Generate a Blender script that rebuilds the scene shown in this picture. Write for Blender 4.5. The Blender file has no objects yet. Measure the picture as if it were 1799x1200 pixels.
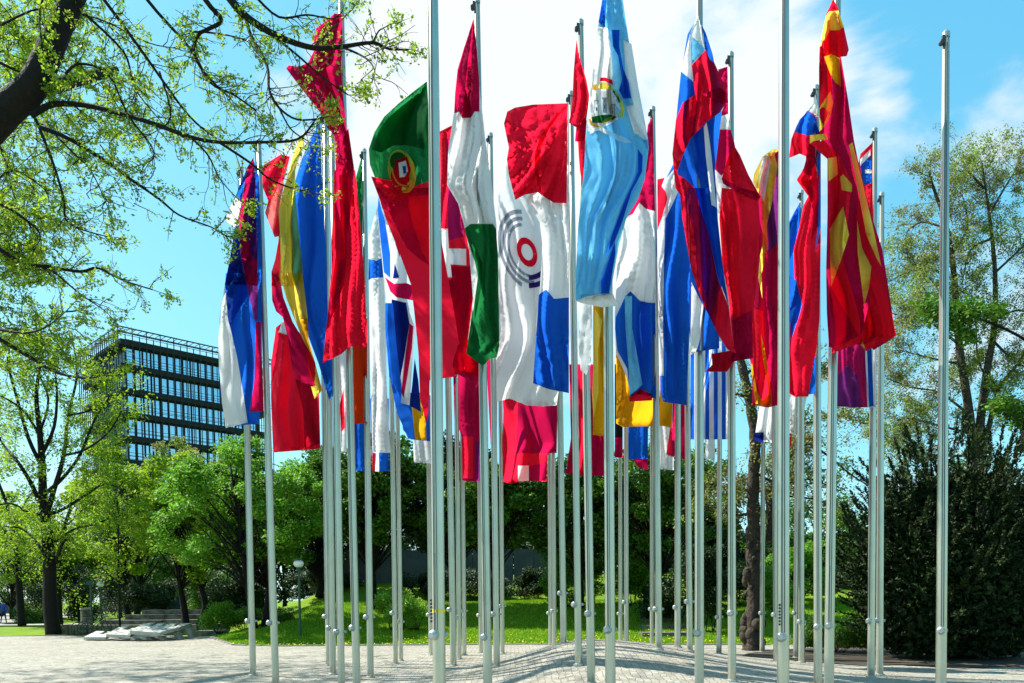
import bpy, math, random
import numpy as np
from mathutils import Vector, Matrix, noise
from mathutils.geometry import delaunay_2d_cdt

sc = bpy.context.scene
COL = sc.collection
R = math.radians

# ---------------------------------------------------------------- camera
FPX, PW, PH = 1400.0, 1799.0, 1200.0
PITCH, ROLL = R(2.73), R(-0.55)
HOR = 1050.0
PCY = HOR + FPX * math.tan(PITCH)
cam_d = bpy.data.cameras.new('camera')
cam = bpy.data.objects.new('camera', cam_d)
COL.objects.link(cam)
cam_d.sensor_width = 36.0
cam_d.lens = 36.0 * FPX / PW
cam_d.shift_y = (PCY - PH / 2) / PW
cam_d.clip_end = 3000
CAMP = Vector((0, 0, 1.6))
CR = Matrix.Rotation(math.pi / 2 - PITCH, 3, 'X') @ Matrix.Rotation(ROLL, 3, 'Z')
cam.matrix_world = Matrix.Translation(CAMP) @ CR.to_4x4()
sc.camera = cam

# ---------------------------------------------------------------- sun, sky, exposure
SUN_EL, SUN_AZ = R(49), R(-68)          # azimuth measured from +Y towards +X
sun_dir = Vector((math.sin(SUN_AZ) * math.cos(SUN_EL), math.cos(SUN_AZ) * math.cos(SUN_EL), math.sin(SUN_EL)))
sd = bpy.data.lights.new('sun', 'SUN')
sd.energy = 5.0; sd.angle = R(0.5); sd.color = (1.0, 0.95, 0.86)
so = bpy.data.objects.new('sun', sd); COL.objects.link(so)
so.rotation_euler = (-sun_dir).to_track_quat('-Z', 'Y').to_euler()
so.location = (0, 0, 40)

world = bpy.data.worlds.new('World'); sc.world = world
world.use_nodes = True
nt = world.node_tree; nt.nodes.clear()

def ray(px, py):
    return (CR @ Vector(((px - 899.5) / FPX, -(py - PCY) / FPX, -1.0))).normalized()

def N(t, **kw):
    n = nt.nodes.new(t)
    for k, v in kw.items(): setattr(n, k, v)
    return n
def lk(a, b): nt.links.new(a, b)
def wmath(op, a, b=None, clamp=False):
    n = N('ShaderNodeMath', operation=op); n.use_clamp = clamp
    for i, v in enumerate((a, b)):
        if v is None: continue
        if isinstance(v, (int, float)): n.inputs[i].default_value = v
        else: lk(v, n.inputs[i])
    return n.outputs[0]
sky = N('ShaderNodeTexSky', sky_type='NISHITA', sun_disc=False)
sky.sun_elevation = SUN_EL; sky.sun_rotation = SUN_AZ
sky.air_density = 1.0; sky.dust_density = 0.6; sky.ozone_density = 1.2
tint = N('ShaderNodeMix', data_type='RGBA', blend_type='MULTIPLY')
tint.inputs[0].default_value = 1.0
lk(sky.outputs[0], tint.inputs[6]); tint.inputs[7].default_value = (1, 1, 1, 1)
sepc = N('ShaderNodeSeparateColor'); lk(tint.outputs[2], sepc.inputs[0])
comb = N('ShaderNodeCombineColor')
for i_, (g_, k_) in enumerate(((.95, 1.12), (.55, 3.35), (.40, 4.6))):
    p_ = wmath('POWER', sepc.outputs[i_], g_); lk(wmath('MULTIPLY', p_, k_), comb.inputs[i_])
tc = N('ShaderNodeTexCoord')
nz = N('ShaderNodeTexNoise'); nz.inputs['Scale'].default_value = 3.8; nz.inputs['Detail'].default_value = 8
nz.inputs['Roughness'].default_value = 0.58; nz.inputs['Distortion'].default_value = 0.35
mp = N('ShaderNodeMapping'); mp.inputs['Scale'].default_value = (1, 1, 2.0); mp.inputs['Location'].default_value = (0.3, 0.9, 0.2)
lk(tc.outputs['Generated'], mp.inputs[0]); lk(mp.outputs[0], nz.inputs['Vector'])
def blob(px, py, rad, amp):
    d = N('ShaderNodeVectorMath', operation='DISTANCE')
    lk(tc.outputs['Generated'], d.inputs[0]); d.inputs[1].default_value = ray(px, py)
    m = N('ShaderNodeMapRange', interpolation_type='SMOOTHSTEP')
    lk(d.outputs['Value'], m.inputs['Value'])
    m.inputs['From Min'].default_value = rad; m.inputs['From Max'].default_value = rad * 0.25
    m.inputs['To Min'].default_value = 0; m.inputs['To Max'].default_value = amp
    return m.outputs[0]
acc = wmath('MULTIPLY', nz.outputs['Fac'], 2.2)
for b in ((960, 150, .42, .42), (760, 320, .26, .26), (1260, 60, .30, .24), (1000, -500, .5, .12),
          (1740, 360, .09, .14), (1560, 165, .035, .20), (1765, 235, .05, .16), (60, 860, .10, .32), (1620, 790, .10, .18), (1480, 260, .10, .10)):
    acc = wmath('ADD', acc, blob(*b))
for b in ((330, 330, .36, -.30), (1600, 60, .12, -.22)):
    acc = wmath('ADD', acc, blob(*b))
cm = N('ShaderNodeMapRange', interpolation_type='SMOOTHSTEP')
lk(acc, cm.inputs['Value']); cm.inputs['From Min'].default_value = 1.20; cm.inputs['From Max'].default_value = 1.66
mixc = N('ShaderNodeMix', data_type='RGBA')
lk(cm.outputs[0], mixc.inputs[0]); lk(comb.outputs[0], mixc.inputs[6])
mixc.inputs[7].default_value = (7.6, 8.1, 8.4, 1)
bg = N('ShaderNodeBackground'); bg.inputs['Strength'].default_value = 0.062
lk(mixc.outputs[2], bg.inputs[0])
wo = N('ShaderNodeOutputWorld'); lk(bg.outputs[0], wo.inputs[0])

sc.view_settings.view_transform = 'Standard'
sc.view_settings.look = 'None'
sc.view_settings.gamma = 1
sc.view_settings.use_curve_mapping = False
sc.view_settings.exposure = 1.05
sc.render.engine = 'CYCLES'
sc.cycles.max_bounces = 8
sc.cycles.transparent_max_bounces = 8

# ---------------------------------------------------------------- helpers
def P(px, py, d):
    r = ray(px, py)
    return CAMP + r * (d / r.y)

def pix(p):
    v = CR.transposed() @ (Vector(p) - CAMP)
    return 899.5 + FPX * v.x / -v.z, PCY - FPX * v.y / -v.z

MATS = {}
def mat(name, col, rough=0.8, metal=0.0, noise_scale=0, noise_amt=0.25, bump=0.0, bump_scale=None, trans=0.0, island=0.0, col2=None, spec=0.3, detail=4):
    if name in MATS: return MATS[name]
    m = bpy.data.materials.new(name); m.use_nodes = True
    t = m.node_tree; t.nodes.clear(); L = t.links.new
    out = t.nodes.new('ShaderNodeOutputMaterial')
    b = t.nodes.new('ShaderNodeBsdfPrincipled')
    b.inputs['Roughness'].default_value = rough; b.inputs['Metallic'].default_value = metal
    b.inputs['Specular IOR Level'].default_value = spec
    csock = None
    rgb = t.nodes.new('ShaderNodeRGB'); rgb.outputs[0].default_value = (*col, 1); csock = rgb.outputs[0]
    co = t.nodes.new('ShaderNodeTexCoord')
    if noise_scale:
        n = t.nodes.new('ShaderNodeTexNoise'); n.inputs['Scale'].default_value = noise_scale; n.inputs['Detail'].default_value = detail
        L(co.outputs['Object'], n.inputs['Vector'])
        mx = t.nodes.new('ShaderNodeMix'); mx.data_type = 'RGBA'
        rp = t.nodes.new('ShaderNodeMapRange'); rp.inputs['From Min'].default_value = .3; rp.inputs['From Max'].default_value = .7
        L(n.outputs['Fac'], rp.inputs['Value']); L(rp.outputs[0], mx.inputs[0])
        L(csock, mx.inputs[6])
        c2 = col2 if col2 else tuple(c * (1 - noise_amt) for c in col)
        mx.inputs[7].default_value = (*c2, 1); csock = mx.outputs[2]
    if island:
        g = t.nodes.new('ShaderNodeNewGeometry')
        hs = t.nodes.new('ShaderNodeHueSaturation')
        r1 = t.nodes.new('ShaderNodeMapRange'); r1.inputs['To Min'].default_value = 1 - island; r1.inputs['To Max'].default_value = 1 + island
        L(g.outputs['Random Per Island'], r1.inputs['Value']); L(r1.outputs[0], hs.inputs['Value'])
        r2 = t.nodes.new('ShaderNodeMapRange'); r2.inputs['To Min'].default_value = .48; r2.inputs['To Max'].default_value = .52
        wn = t.nodes.new('ShaderNodeTexWhiteNoise'); wn.noise_dimensions = '1D'
        L(g.outputs['Random Per Island'], wn.inputs['W']); L(wn.outputs[0], r2.inputs['Value']); L(r2.outputs[0], hs.inputs['Hue'])
        L(csock, hs.inputs['Color']); csock = hs.outputs[0]
    L(csock, b.inputs['Base Color'])
    if bump:
        bn = t.nodes.new('ShaderNodeTexNoise'); bn.inputs['Scale'].default_value = bump_scale or noise_scale or 10; bn.inputs['Detail'].default_value = 6
        L(co.outputs['Object'], bn.inputs['Vector'])
        bp = t.nodes.new('ShaderNodeBump'); bp.inputs['Strength'].default_value = 1; bp.inputs['Distance'].default_value = bump
        L(bn.outputs['Fac'], bp.inputs['Height']); L(bp.outputs[0], b.inputs['Normal'])
    if trans:
        tr = t.nodes.new('ShaderNodeBsdfTranslucent'); L(csock, tr.inputs['Color'])
        if bump: L(bp.outputs[0], tr.inputs['Normal'])
        ms = t.nodes.new('ShaderNodeMixShader'); ms.inputs[0].default_value = trans
        L(b.outputs[0], ms.inputs[1]); L(tr.outputs[0], ms.inputs[2]); L(ms.outputs[0], out.inputs[0])
    else:
        L(b.outputs[0], out.inputs[0])
    MATS[name] = m; return m

def tag(o, label=None, cat=None, group=None, kind=None):
    if label: o['label'] = label
    if cat: o['category'] = cat
    if group: o['group'] = group
    if kind: o['kind'] = kind
    return o

def empty(name, loc, label=None, cat=None, group=None, rz=0):
    o = bpy.data.objects.new(name, None); COL.objects.link(o)
    o.location = loc; o.rotation_euler.z = rz
    o.empty_display_size = .3
    return tag(o, label, cat, group)

class MB:
    def __init__(s): s.v = []; s.f = []; s.m = []
    def add(s, vs, fs, mi=0):
        o = len(s.v); s.v.extend(vs)
        for f in fs: s.f.append(tuple(i + o for i in f)); s.m.append(mi)
    def box(s, c, d, rz=0, mi=0):
        hx, hy, hz = d[0] / 2, d[1] / 2, d[2] / 2; ca, sa = math.cos(rz), math.sin(rz)
        vs = []
        for z in (-hz, hz):
            for x, y in ((-hx, -hy), (hx, -hy), (hx, hy), (-hx, hy)):
                vs.append((c[0] + x * ca - y * sa, c[1] + x * sa + y * ca, c[2] + z))
        s.add(vs, [(3, 2, 1, 0), (4, 5, 6, 7), (0, 1, 5, 4), (1, 2, 6, 5), (2, 3, 7, 6), (3, 0, 4, 7)], mi)
    def tube(s, pts, rad, n=6, cap=True, mi=0):
        pts = [Vector(p) for p in pts]
        if isinstance(rad, (int, float)): rad = [rad] * len(pts)
        vs = []; k = len(pts); a = None
        for i, p in enumerate(pts):
            t = (pts[min(i + 1, k - 1)] - pts[max(i - 1, 0)])
            t = t.normalized() if t.length > 1e-9 else Vector((0, 0, 1))
            if a is None:
                a = t.orthogonal().normalized()
            else:
                a = (a - t * a.dot(t)); a = a.normalized() if a.length > 1e-6 else t.orthogonal().normalized()
            b = t.cross(a)
            for j in range(n):
                q = 2 * math.pi * j / n
                vs.append(tuple(p + (a * math.cos(q) + b * math.sin(q)) * rad[i]))
        fs = []
        for i in range(k - 1):
            for j in range(n):
                j2 = (j + 1) % n
                fs.append((i * n + j, i * n + j2, (i + 1) * n + j2, (i + 1) * n + j))
        if cap:
            fs.append(tuple(range(n))[::-1]); fs.append(tuple(range((k - 1) * n, k * n)))
        s.add(vs, fs, mi)
    def prism(s, poly, z0, z1, mi=0):
        n = len(poly)
        s.add([(x, y, z0) for x, y in poly] + [(x, y, z1) for x, y in poly],
              [tuple(range(n))[::-1], tuple(range(n, 2 * n))] + [(i, (i + 1) % n, (i + 1) % n + n, i + n) for i in range(n)], mi)
    def sphere(s, c, r, seg=10, ring=6, sc_=(1, 1, 1), mi=0):
        vs = [(c[0], c[1], c[2] - r * sc_[2])]
        for i in range(1, ring):
            a = -math.pi / 2 + math.pi * i / ring
            for j in range(seg):
                q = 2 * math.pi * j / seg
                vs.append((c[0] + r * sc_[0] * math.cos(a) * math.cos(q), c[1] + r * sc_[1] * math.cos(a) * math.sin(q), c[2] + r * sc_[2] * math.sin(a)))
        vs.append((c[0], c[1], c[2] + r * sc_[2]))
        fs = [(0, 1 + (j + 1) % seg, 1 + j) for j in range(seg)]
        for i in range(ring - 2):
            for j in range(seg):
                a0 = 1 + i * seg
                fs.append((a0 + j, a0 + (j + 1) % seg, a0 + seg + (j + 1) % seg, a0 + seg + j))
        l = len(vs) - 1
        fs += [(l, l - seg + j, l - seg + (j + 1) % seg) for j in range(seg)]
        s.add(vs, fs, mi)
    def build(s, name, mats, parent=None, smooth=False, loc=None):
        me = bpy.data.meshes.new(name)
        me.from_pydata([tuple(v) for v in s.v], [], s.f)
        if not isinstance(mats, (list, tuple)): mats = [mats]
        for m in mats: me.materials.append(m)
        if len(mats) > 1: me.polygons.foreach_set('material_index', s.m)
        if smooth: me.polygons.foreach_set('use_smooth', [True] * len(me.polygons))
        me.update()
        return link(name, me, parent, loc)

def link(name, me, parent=None, loc=None):
    o = bpy.data.objects.new(name, me); COL.objects.link(o)
    if parent is not None:
        o.parent = parent
        if loc is None:   # mesh written in world coordinates
            o.matrix_parent_inverse = Matrix.Rotation(-parent.rotation_euler.z, 4, 'Z') @ Matrix.Translation(-parent.location)
        else: o.location = loc
    elif loc is not None: o.location = loc
    return o

def np_mesh(name, v, faces_per, nf, m, parent=None, smooth=False):
    """v (K,3) array, nf faces of faces_per consecutive own vertices"""
    me = bpy.data.meshes.new(name)
    me.vertices.add(len(v)); me.vertices.foreach_set('co', v.astype(np.float32).ravel())
    me.loops.add(nf * faces_per); me.loops.foreach_set('vertex_index', np.arange(nf * faces_per, dtype=np.int32))
    me.polygons.add(nf)
    me.polygons.foreach_set('loop_start', np.arange(0, nf * faces_per, faces_per, dtype=np.int32))
    try: me.polygons.foreach_set('loop_total', np.full(nf, faces_per, dtype=np.int32))
    except Exception: pass
    me.update(calc_edges=True); me.materials.append(m)
    return link(name, me, parent)

def leaf_quads(pos, size, rs, up=0.35, aspect=0.55, out=None, jitter=0.45):
    """rhombic leaves at pos, random orientation with some bias of the normal to +Z"""
    n = len(pos)
    nrm = rs.normal(size=(n, 3)); nrm[:, 2] = np.abs(nrm[:, 2]) + up
    nrm /= np.linalg.norm(nrm, axis=1)[:, None]
    a = rs.normal(size=(n, 3))
    if out is not None: a = out + a * jitter
    a -= nrm * (a * nrm).sum(1)[:, None]; a /= np.linalg.norm(a, axis=1)[:, None] + 1e-9
    b = np.cross(nrm, a)
    sz = size * (0.6 + 0.8 * rs.random(n))[:, None]
    bend = nrm * sz * 0.15
    v = np.stack([pos - a * sz * .5, pos + b * sz * .5 * aspect - bend, pos + a * sz * .5, pos - b * sz * .5 * aspect - bend], axis=1)
    return v.reshape(-1, 3)

# ---------------------------------------------------------------- terrain
def sm(a, b, x):
    t = min(1, max(0, (x - a) / (b - a))); return t * t * (3 - 2 * t)
def H(x, y):
    dx = x - 1.7; sx = 1.25 if dx < 0 else 2.3
    dy = y - 17.2; sy = 3.4 if dy < 0 else 2.6
    h = 0.66 * math.exp(-(dx / sx) ** 2 / 2 - (dy / sy) ** 2 / 2) if y < 27 else 0
    if y < 27: h *= sm(27, 24, y)
    right = sm(-13.8, -8.6, x)
    edge = 27 + 6 * sm(-6, -14, x) * 0.0
    h += 1.45 * sm(27.5, 39, y) * right * (1 - .45 * sm(5, 9, x) * sm(30, 26, y))
    h += 1.5 * sm(40, 46, y) * right
    h += 0.95 * sm(38, 42, y) * sm(-26, -19, x) * (1 - right)
    h += 0.10 * noise.noise(Vector((x * .3, y * .3, 0))) * sm(28, 34, y)
    return h
def G(px, py0, d):           # point on the terrain in column px at depth d
    p = P(px, HOR, d); return Vector((p.x, p.y, H(p.x, p.y)))

def hit(px, py, d0=16.0, d1=80.0):
    d = d0
    while d < d1:
        p = P(px, py, d)
        if p.z <= H(p.x, p.y): return d
        d += .1
    return d1
M_grass = mat('grass_ground', (.10, .20, .010), .9, noise_scale=1.1, col2=(.17, .25, .014), bump=.05, bump_scale=14, spec=.1)
M_stone = mat('pale_stone', (.34, .32, .28), .85, noise_scale=9, noise_amt=.3, bump=.01, bump_scale=30)

def paving_mat():
    m = bpy.data.materials.new('sett_paving'); m.use_nodes = True
    t = m.node_tree; L = t.links.new; b = t.nodes['Principled BSDF']
    b.inputs['Roughness'].default_value = .8; b.inputs['Specular IOR Level'].default_value = .25
    co = t.nodes.new('ShaderNodeTexCoord')
    # bowed rows of small setts (fan bond)
    sp = t.nodes.new('ShaderNodeSeparateXYZ'); L(co.outputs['Object'], sp.inputs[0])
    def mt(op, a, b_=None):
        n = t.nodes.new('ShaderNodeMath'); n.operation = op
        for i, v in enumerate((a, b_)):
            if v is None: continue
            if isinstance(v, (int, float)): n.inputs[i].default_value = v
            else: L(v, n.inputs[i])
        return n.outputs[0]
    arc = mt('MULTIPLY', mt('ABSOLUTE', mt('SINE', mt('MULTIPLY', sp.outputs[0], 2.1))), .55)
    yy = mt('ADD', sp.outputs[1], arc)
    cb = t.nodes.new('ShaderNodeCombineXYZ'); L(sp.outputs[0], cb.inputs[0]); L(yy, cb.inputs[1])
    vo = t.nodes.new('ShaderNodeTexVoronoi'); vo.feature = 'DISTANCE_TO_EDGE'; vo.inputs['Scale'].default_value = 8.5; vo.inputs['Randomness'].default_value = .35
    L(cb.outputs[0], vo.inputs['Vector'])
    vc = t.nodes.new('ShaderNodeTexVoronoi'); vc.inputs['Scale'].default_value = 8.5; vc.inputs['Randomness'].default_value = .35
    L(cb.outputs[0], vc.inputs['Vector'])
    j = t.nodes.new('ShaderNodeMapRange'); j.inputs['From Max'].default_value = .10; L(vo.outputs['Distance'], j.inputs['Value'])
    nz_ = t.nodes.new('ShaderNodeTexNoise'); nz_.inputs['Scale'].default_value = .55; nz_.inputs['Detail'].default_value = 8; nz_.inputs['Roughness'].default_value = .65
    L(co.outputs['Object'], nz_.inputs['Vector'])
    cr = t.nodes.new('ShaderNodeValToRGB'); L(nz_.outputs['Fac'], cr.inputs[0])
    cr.color_ramp.elements[0].position = .3; cr.color_ramp.elements[0].color = (.30, .275, .22, 1)
    cr.color_ramp.elements[1].position = .7; cr.color_ramp.elements[1].color = (.385, .365, .305, 1)
    sv = t.nodes.new('ShaderNodeSeparateColor'); L(vc.outputs['Color'], sv.inputs[0])
    h = t.nodes.new('ShaderNodeHueSaturation'); L(cr.outputs[0], h.inputs['Color'])
    rr = t.nodes.new('ShaderNodeMapRange'); rr.inputs['To Min'].default_value = .72; rr.inputs['To Max'].default_value = 1.15
    L(sv.outputs[0], rr.inputs['Value']); L(rr.outputs[0], h.inputs['Value'])
    mx = t.nodes.new('ShaderNodeMix'); mx.data_type = 'RGBA'; L(j.outputs[0], mx.inputs[0])
    mx.inputs[6].default_value = (.22, .195, .15, 1); L(h.outputs[0], mx.inputs[7]); L(mx.outputs[2], b.inputs['Base Color'])
    bp = t.nodes.new('ShaderNodeBump'); bp.inputs['Distance'].default_value = .012; bp.inputs['Strength'].default_value = .8
    L(j.outputs[0], bp.inputs['Height']); L(bp.outputs[0], b.inputs['Normal'])
    return m
M_pave = paving_mat()
M_path = mat('gravel_path', (.40, .38, .32), .9, noise_scale=2.5, noise_amt=.22, bump=.01, bump_scale=40, detail=8)

def grid_sheet(name, xs, ys, m, dz=0.0):
    nx, ny = len(xs), len(ys)
    vs = [(x, y, H(x, y) + dz) for y in ys for x in xs]
    fs = [(j * nx + i, j * nx + i + 1, (j + 1) * nx + i + 1, (j + 1) * nx + i) for j in range(ny - 1) for i in range(nx - 1)]
    me = bpy.data.meshes.new(name); me.from_pydata(vs, [], fs); me.materials.append(m)
    me.polygons.foreach_set('use_smooth', [True] * len(fs))
    return link(name, me)
def pts_sheet(name, poly, step, m, dz, box):
    """sheet over the terrain cut to a polygon in plan"""
    x0, y0, x1, y1 = box
    pts = [Vector(p) for p in poly]; n = len(pts)
    ed = [(i, (i + 1) % n) for i in range(n)]
    y = y0
    while y < y1:
        x = x0
        while x < x1:
            if inside(x, y, poly): pts.append(Vector((x, y)))
            x += step
        y += step
    v, e, f, *_ = delaunay_2d_cdt(pts, ed, [], 1, 1e-4)
    me = bpy.data.meshes.new(name)
    me.from_pydata([(p.x, p.y, H(p.x, p.y) + dz) for p in v], [], [tuple(t) for t in f])
    me.materials.append(m); me.polygons.foreach_set('use_smooth', [True] * len(me.polygons))
    me.update()
    return link(name, me)
def inside(x, y, poly):
    c = False; n = len(poly); j = n - 1
    for i in range(n):
        xi, yi = poly[i]; xj, yj = poly[j]
        if (yi > y) != (yj > y) and x < (xj - xi) * (y - yi) / (yj - yi) + xi: c = not c
        j = i
    return c

xs = list(np.concatenate([np.linspace(-900, -60, 12), np.arange(-56, 40, 1.0), np.linspace(44, 900, 12)]))
ys = list(np.concatenate([np.linspace(-60, -2, 6), np.arange(0, 62, 1.0), np.linspace(66, 1500, 20)]))
ground = grid_sheet('lawn', xs, ys, M_grass, -0.05); tag(ground, kind='structure')
PLAZA = [(-40, -8), (30, -8), (30, 14), (20, 17.2), (14.5, 18.8), (12.5, 19.5), (11.4, 20.6), (10.8, 24), (8.8, 25.2), (5, 26), (0, 27), (-4, 27.1), (-8, 27.2),
         (-9.8, 28.0), (-11.2, 30.2), (-13, 33.6), (-16, 36.2), (-22, 36.8), (-28.3, 36.8), (-33, 45), (-38, 60), (-55, 110), (-75, 110), (-70, 40)]
plaza = pts_sheet('plaza_paving', PLAZA, .45, M_pave, .012, (-22, 10, 16, 38)); tag(plaza, kind='structure')
SOIL_SHADE = [(6.6, 18.3), (7.6, 17.4), (8.6, 17.6), (9.5, 16.7), (10.6, 17.0), (12, 16.3), (13.4, 16.7), (15, 16.2), (19, 16.4), (22, 20), (16, 24), (11, 24), (8.6, 23.5), (6.6, 21.8), (5.6, 19.5)]
soil_shade = pts_sheet('yew_soil_shade', SOIL_SHADE, .5, mat('soil_shade_dark', (.09, .072, .052), .95, noise_scale=4, noise_amt=.5, bump=.03, bump_scale=14), .03, (5, 15, 22, 24)); tag(soil_shade, kind='structure')  # dark earth sheet that also paints the yew's shade on the ground
# crossing footpath on the far left, between the strips of lawn
fp = MB()
fp.box((-38, 55.5, .03), (36, 3.2, .07)); o = fp.build('footpath', M_path); tag(o, kind='structure')

# ---------------------------------------------------------------- trees
def rot_about(v, ax, a): return Matrix.Rotation(a, 3, ax) @ v

class Tree:
    def __init__(s, seed): s.r = random.Random(seed); s.mb = MB(); s.lf = []; s.rs = np.random.RandomState(seed)
    def limb(s, pts, r0, r1, n=6):
        k = len(pts); s.mb.tube(pts, [r0 + (r1 - r0) * i / (k - 1) for i in range(k)], n, cap=True)
    def smooth(s, pts, sub=3):
        out = []
        k = len(pts)
        for i in range(k - 1):
            p0, p1, p2, p3 = pts[max(i - 1, 0)], pts[i], pts[i + 1], pts[min(i + 2, k - 1)]
            for j in range(sub):
                t = j / sub
                out.append(0.5 * ((2 * p1) + (p2 - p0) * t + (2 * p0 - 5 * p1 + 4 * p2 - p3) * t * t + (3 * p1 - p0 - 3 * p2 + p3) * t ** 3))
        out.append(pts[-1]); return out
    def twig(s, p, d, L, r, lvl, leafn, droop=0.0, wob=.35, kids=3, up=.1):
        n = 4 if lvl > 0 else 3
        pts = [p.copy()]; d = d.normalized()
        for i in range(n):
            d = (d + Vector((s.r.gauss(0, wob), s.r.gauss(0, wob), s.r.gauss(0, wob) + up - droop)) * .5).normalized()
            pts.append(pts[-1] + d * (L / n))
        s.limb(pts, r, r * .45, 4 if r < .02 else 5)
        if lvl > 0:
            for i in range(kids):
                t = s.r.uniform(.25, 1.0); k = min(n - 1, int(t * n)); q = pts[k].lerp(pts[k + 1], t * n - k)
                ax = (pts[k + 1] - pts[k]).normalized()
                dd = rot_about(rot_about(ax, ax.orthogonal().normalized(), s.r.uniform(.4, 1.0)), ax, s.r.uniform(0, 6.28))
                s.twig(q, dd, L * s.r.uniform(.45, .7), r * .55, lvl - 1, leafn, droop, wob, kids, up)
        m = leafn if lvl == 0 else leafn // 2
        for i in range(m):
            t = s.r.random(); k = min(n - 1, int(t * n)); q = pts[k].lerp(pts[k + 1], t * n - k)
            s.lf.append((q, (pts[k + 1] - pts[k]).normalized()))
    def leaves(s, per, spread, size, up=.35, aspect=.55):
        pos = np.array([tuple(a[0]) for a in s.lf]); out = np.array([tuple(a[1]) for a in s.lf])
        pos = np.repeat(pos, per, 0); out = np.repeat(out, per, 0)
        pos = pos + s.rs.normal(size=pos.shape) * spread
        return leaf_quads(pos, size, s.rs, up, aspect, out, .8)
    def finish(s, base, name, label, cat, group, bark, leafm, lv=None, extra=None):
        t = empty(name, base, label, cat, group)
        s.mb.build('trunk', bark, t, smooth=True)
        if lv is not None:
            np_mesh('crown', lv, 4, len(lv) // 4, leafm, t)
        return t

M_bark = mat('dark_bark', (.013, .010, .007), .9, noise_scale=14, noise_amt=.5, bump=.03, bump_scale=18)
M_bark2 = mat('grey_bark', (.07, .055, .04), .9, noise_scale=9, noise_amt=.6, bump=.05, bump_scale=12)
M_spring = mat('spring_leaf', (.36, .50, .03), .6, trans=.5, island=.4, noise_scale=1.2, col2=(.18, .33, .02))
M_leafA = mat('yellow_green_leaf', (.24, .38, .016), .6, trans=.5, island=.35)
M_leafB = mat('fresh_green_leaf', (.14, .33, .018), .55, trans=.45, island=.35)
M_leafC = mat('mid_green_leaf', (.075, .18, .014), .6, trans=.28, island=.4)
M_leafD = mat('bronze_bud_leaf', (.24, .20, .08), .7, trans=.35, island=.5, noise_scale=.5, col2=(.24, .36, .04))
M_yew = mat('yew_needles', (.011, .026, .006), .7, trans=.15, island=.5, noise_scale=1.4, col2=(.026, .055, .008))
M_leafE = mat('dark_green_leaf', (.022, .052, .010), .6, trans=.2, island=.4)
M_bright = mat('lime_shrub_leaf', (.22, .42, .03), .55, trans=.45, island=.3)

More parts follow.
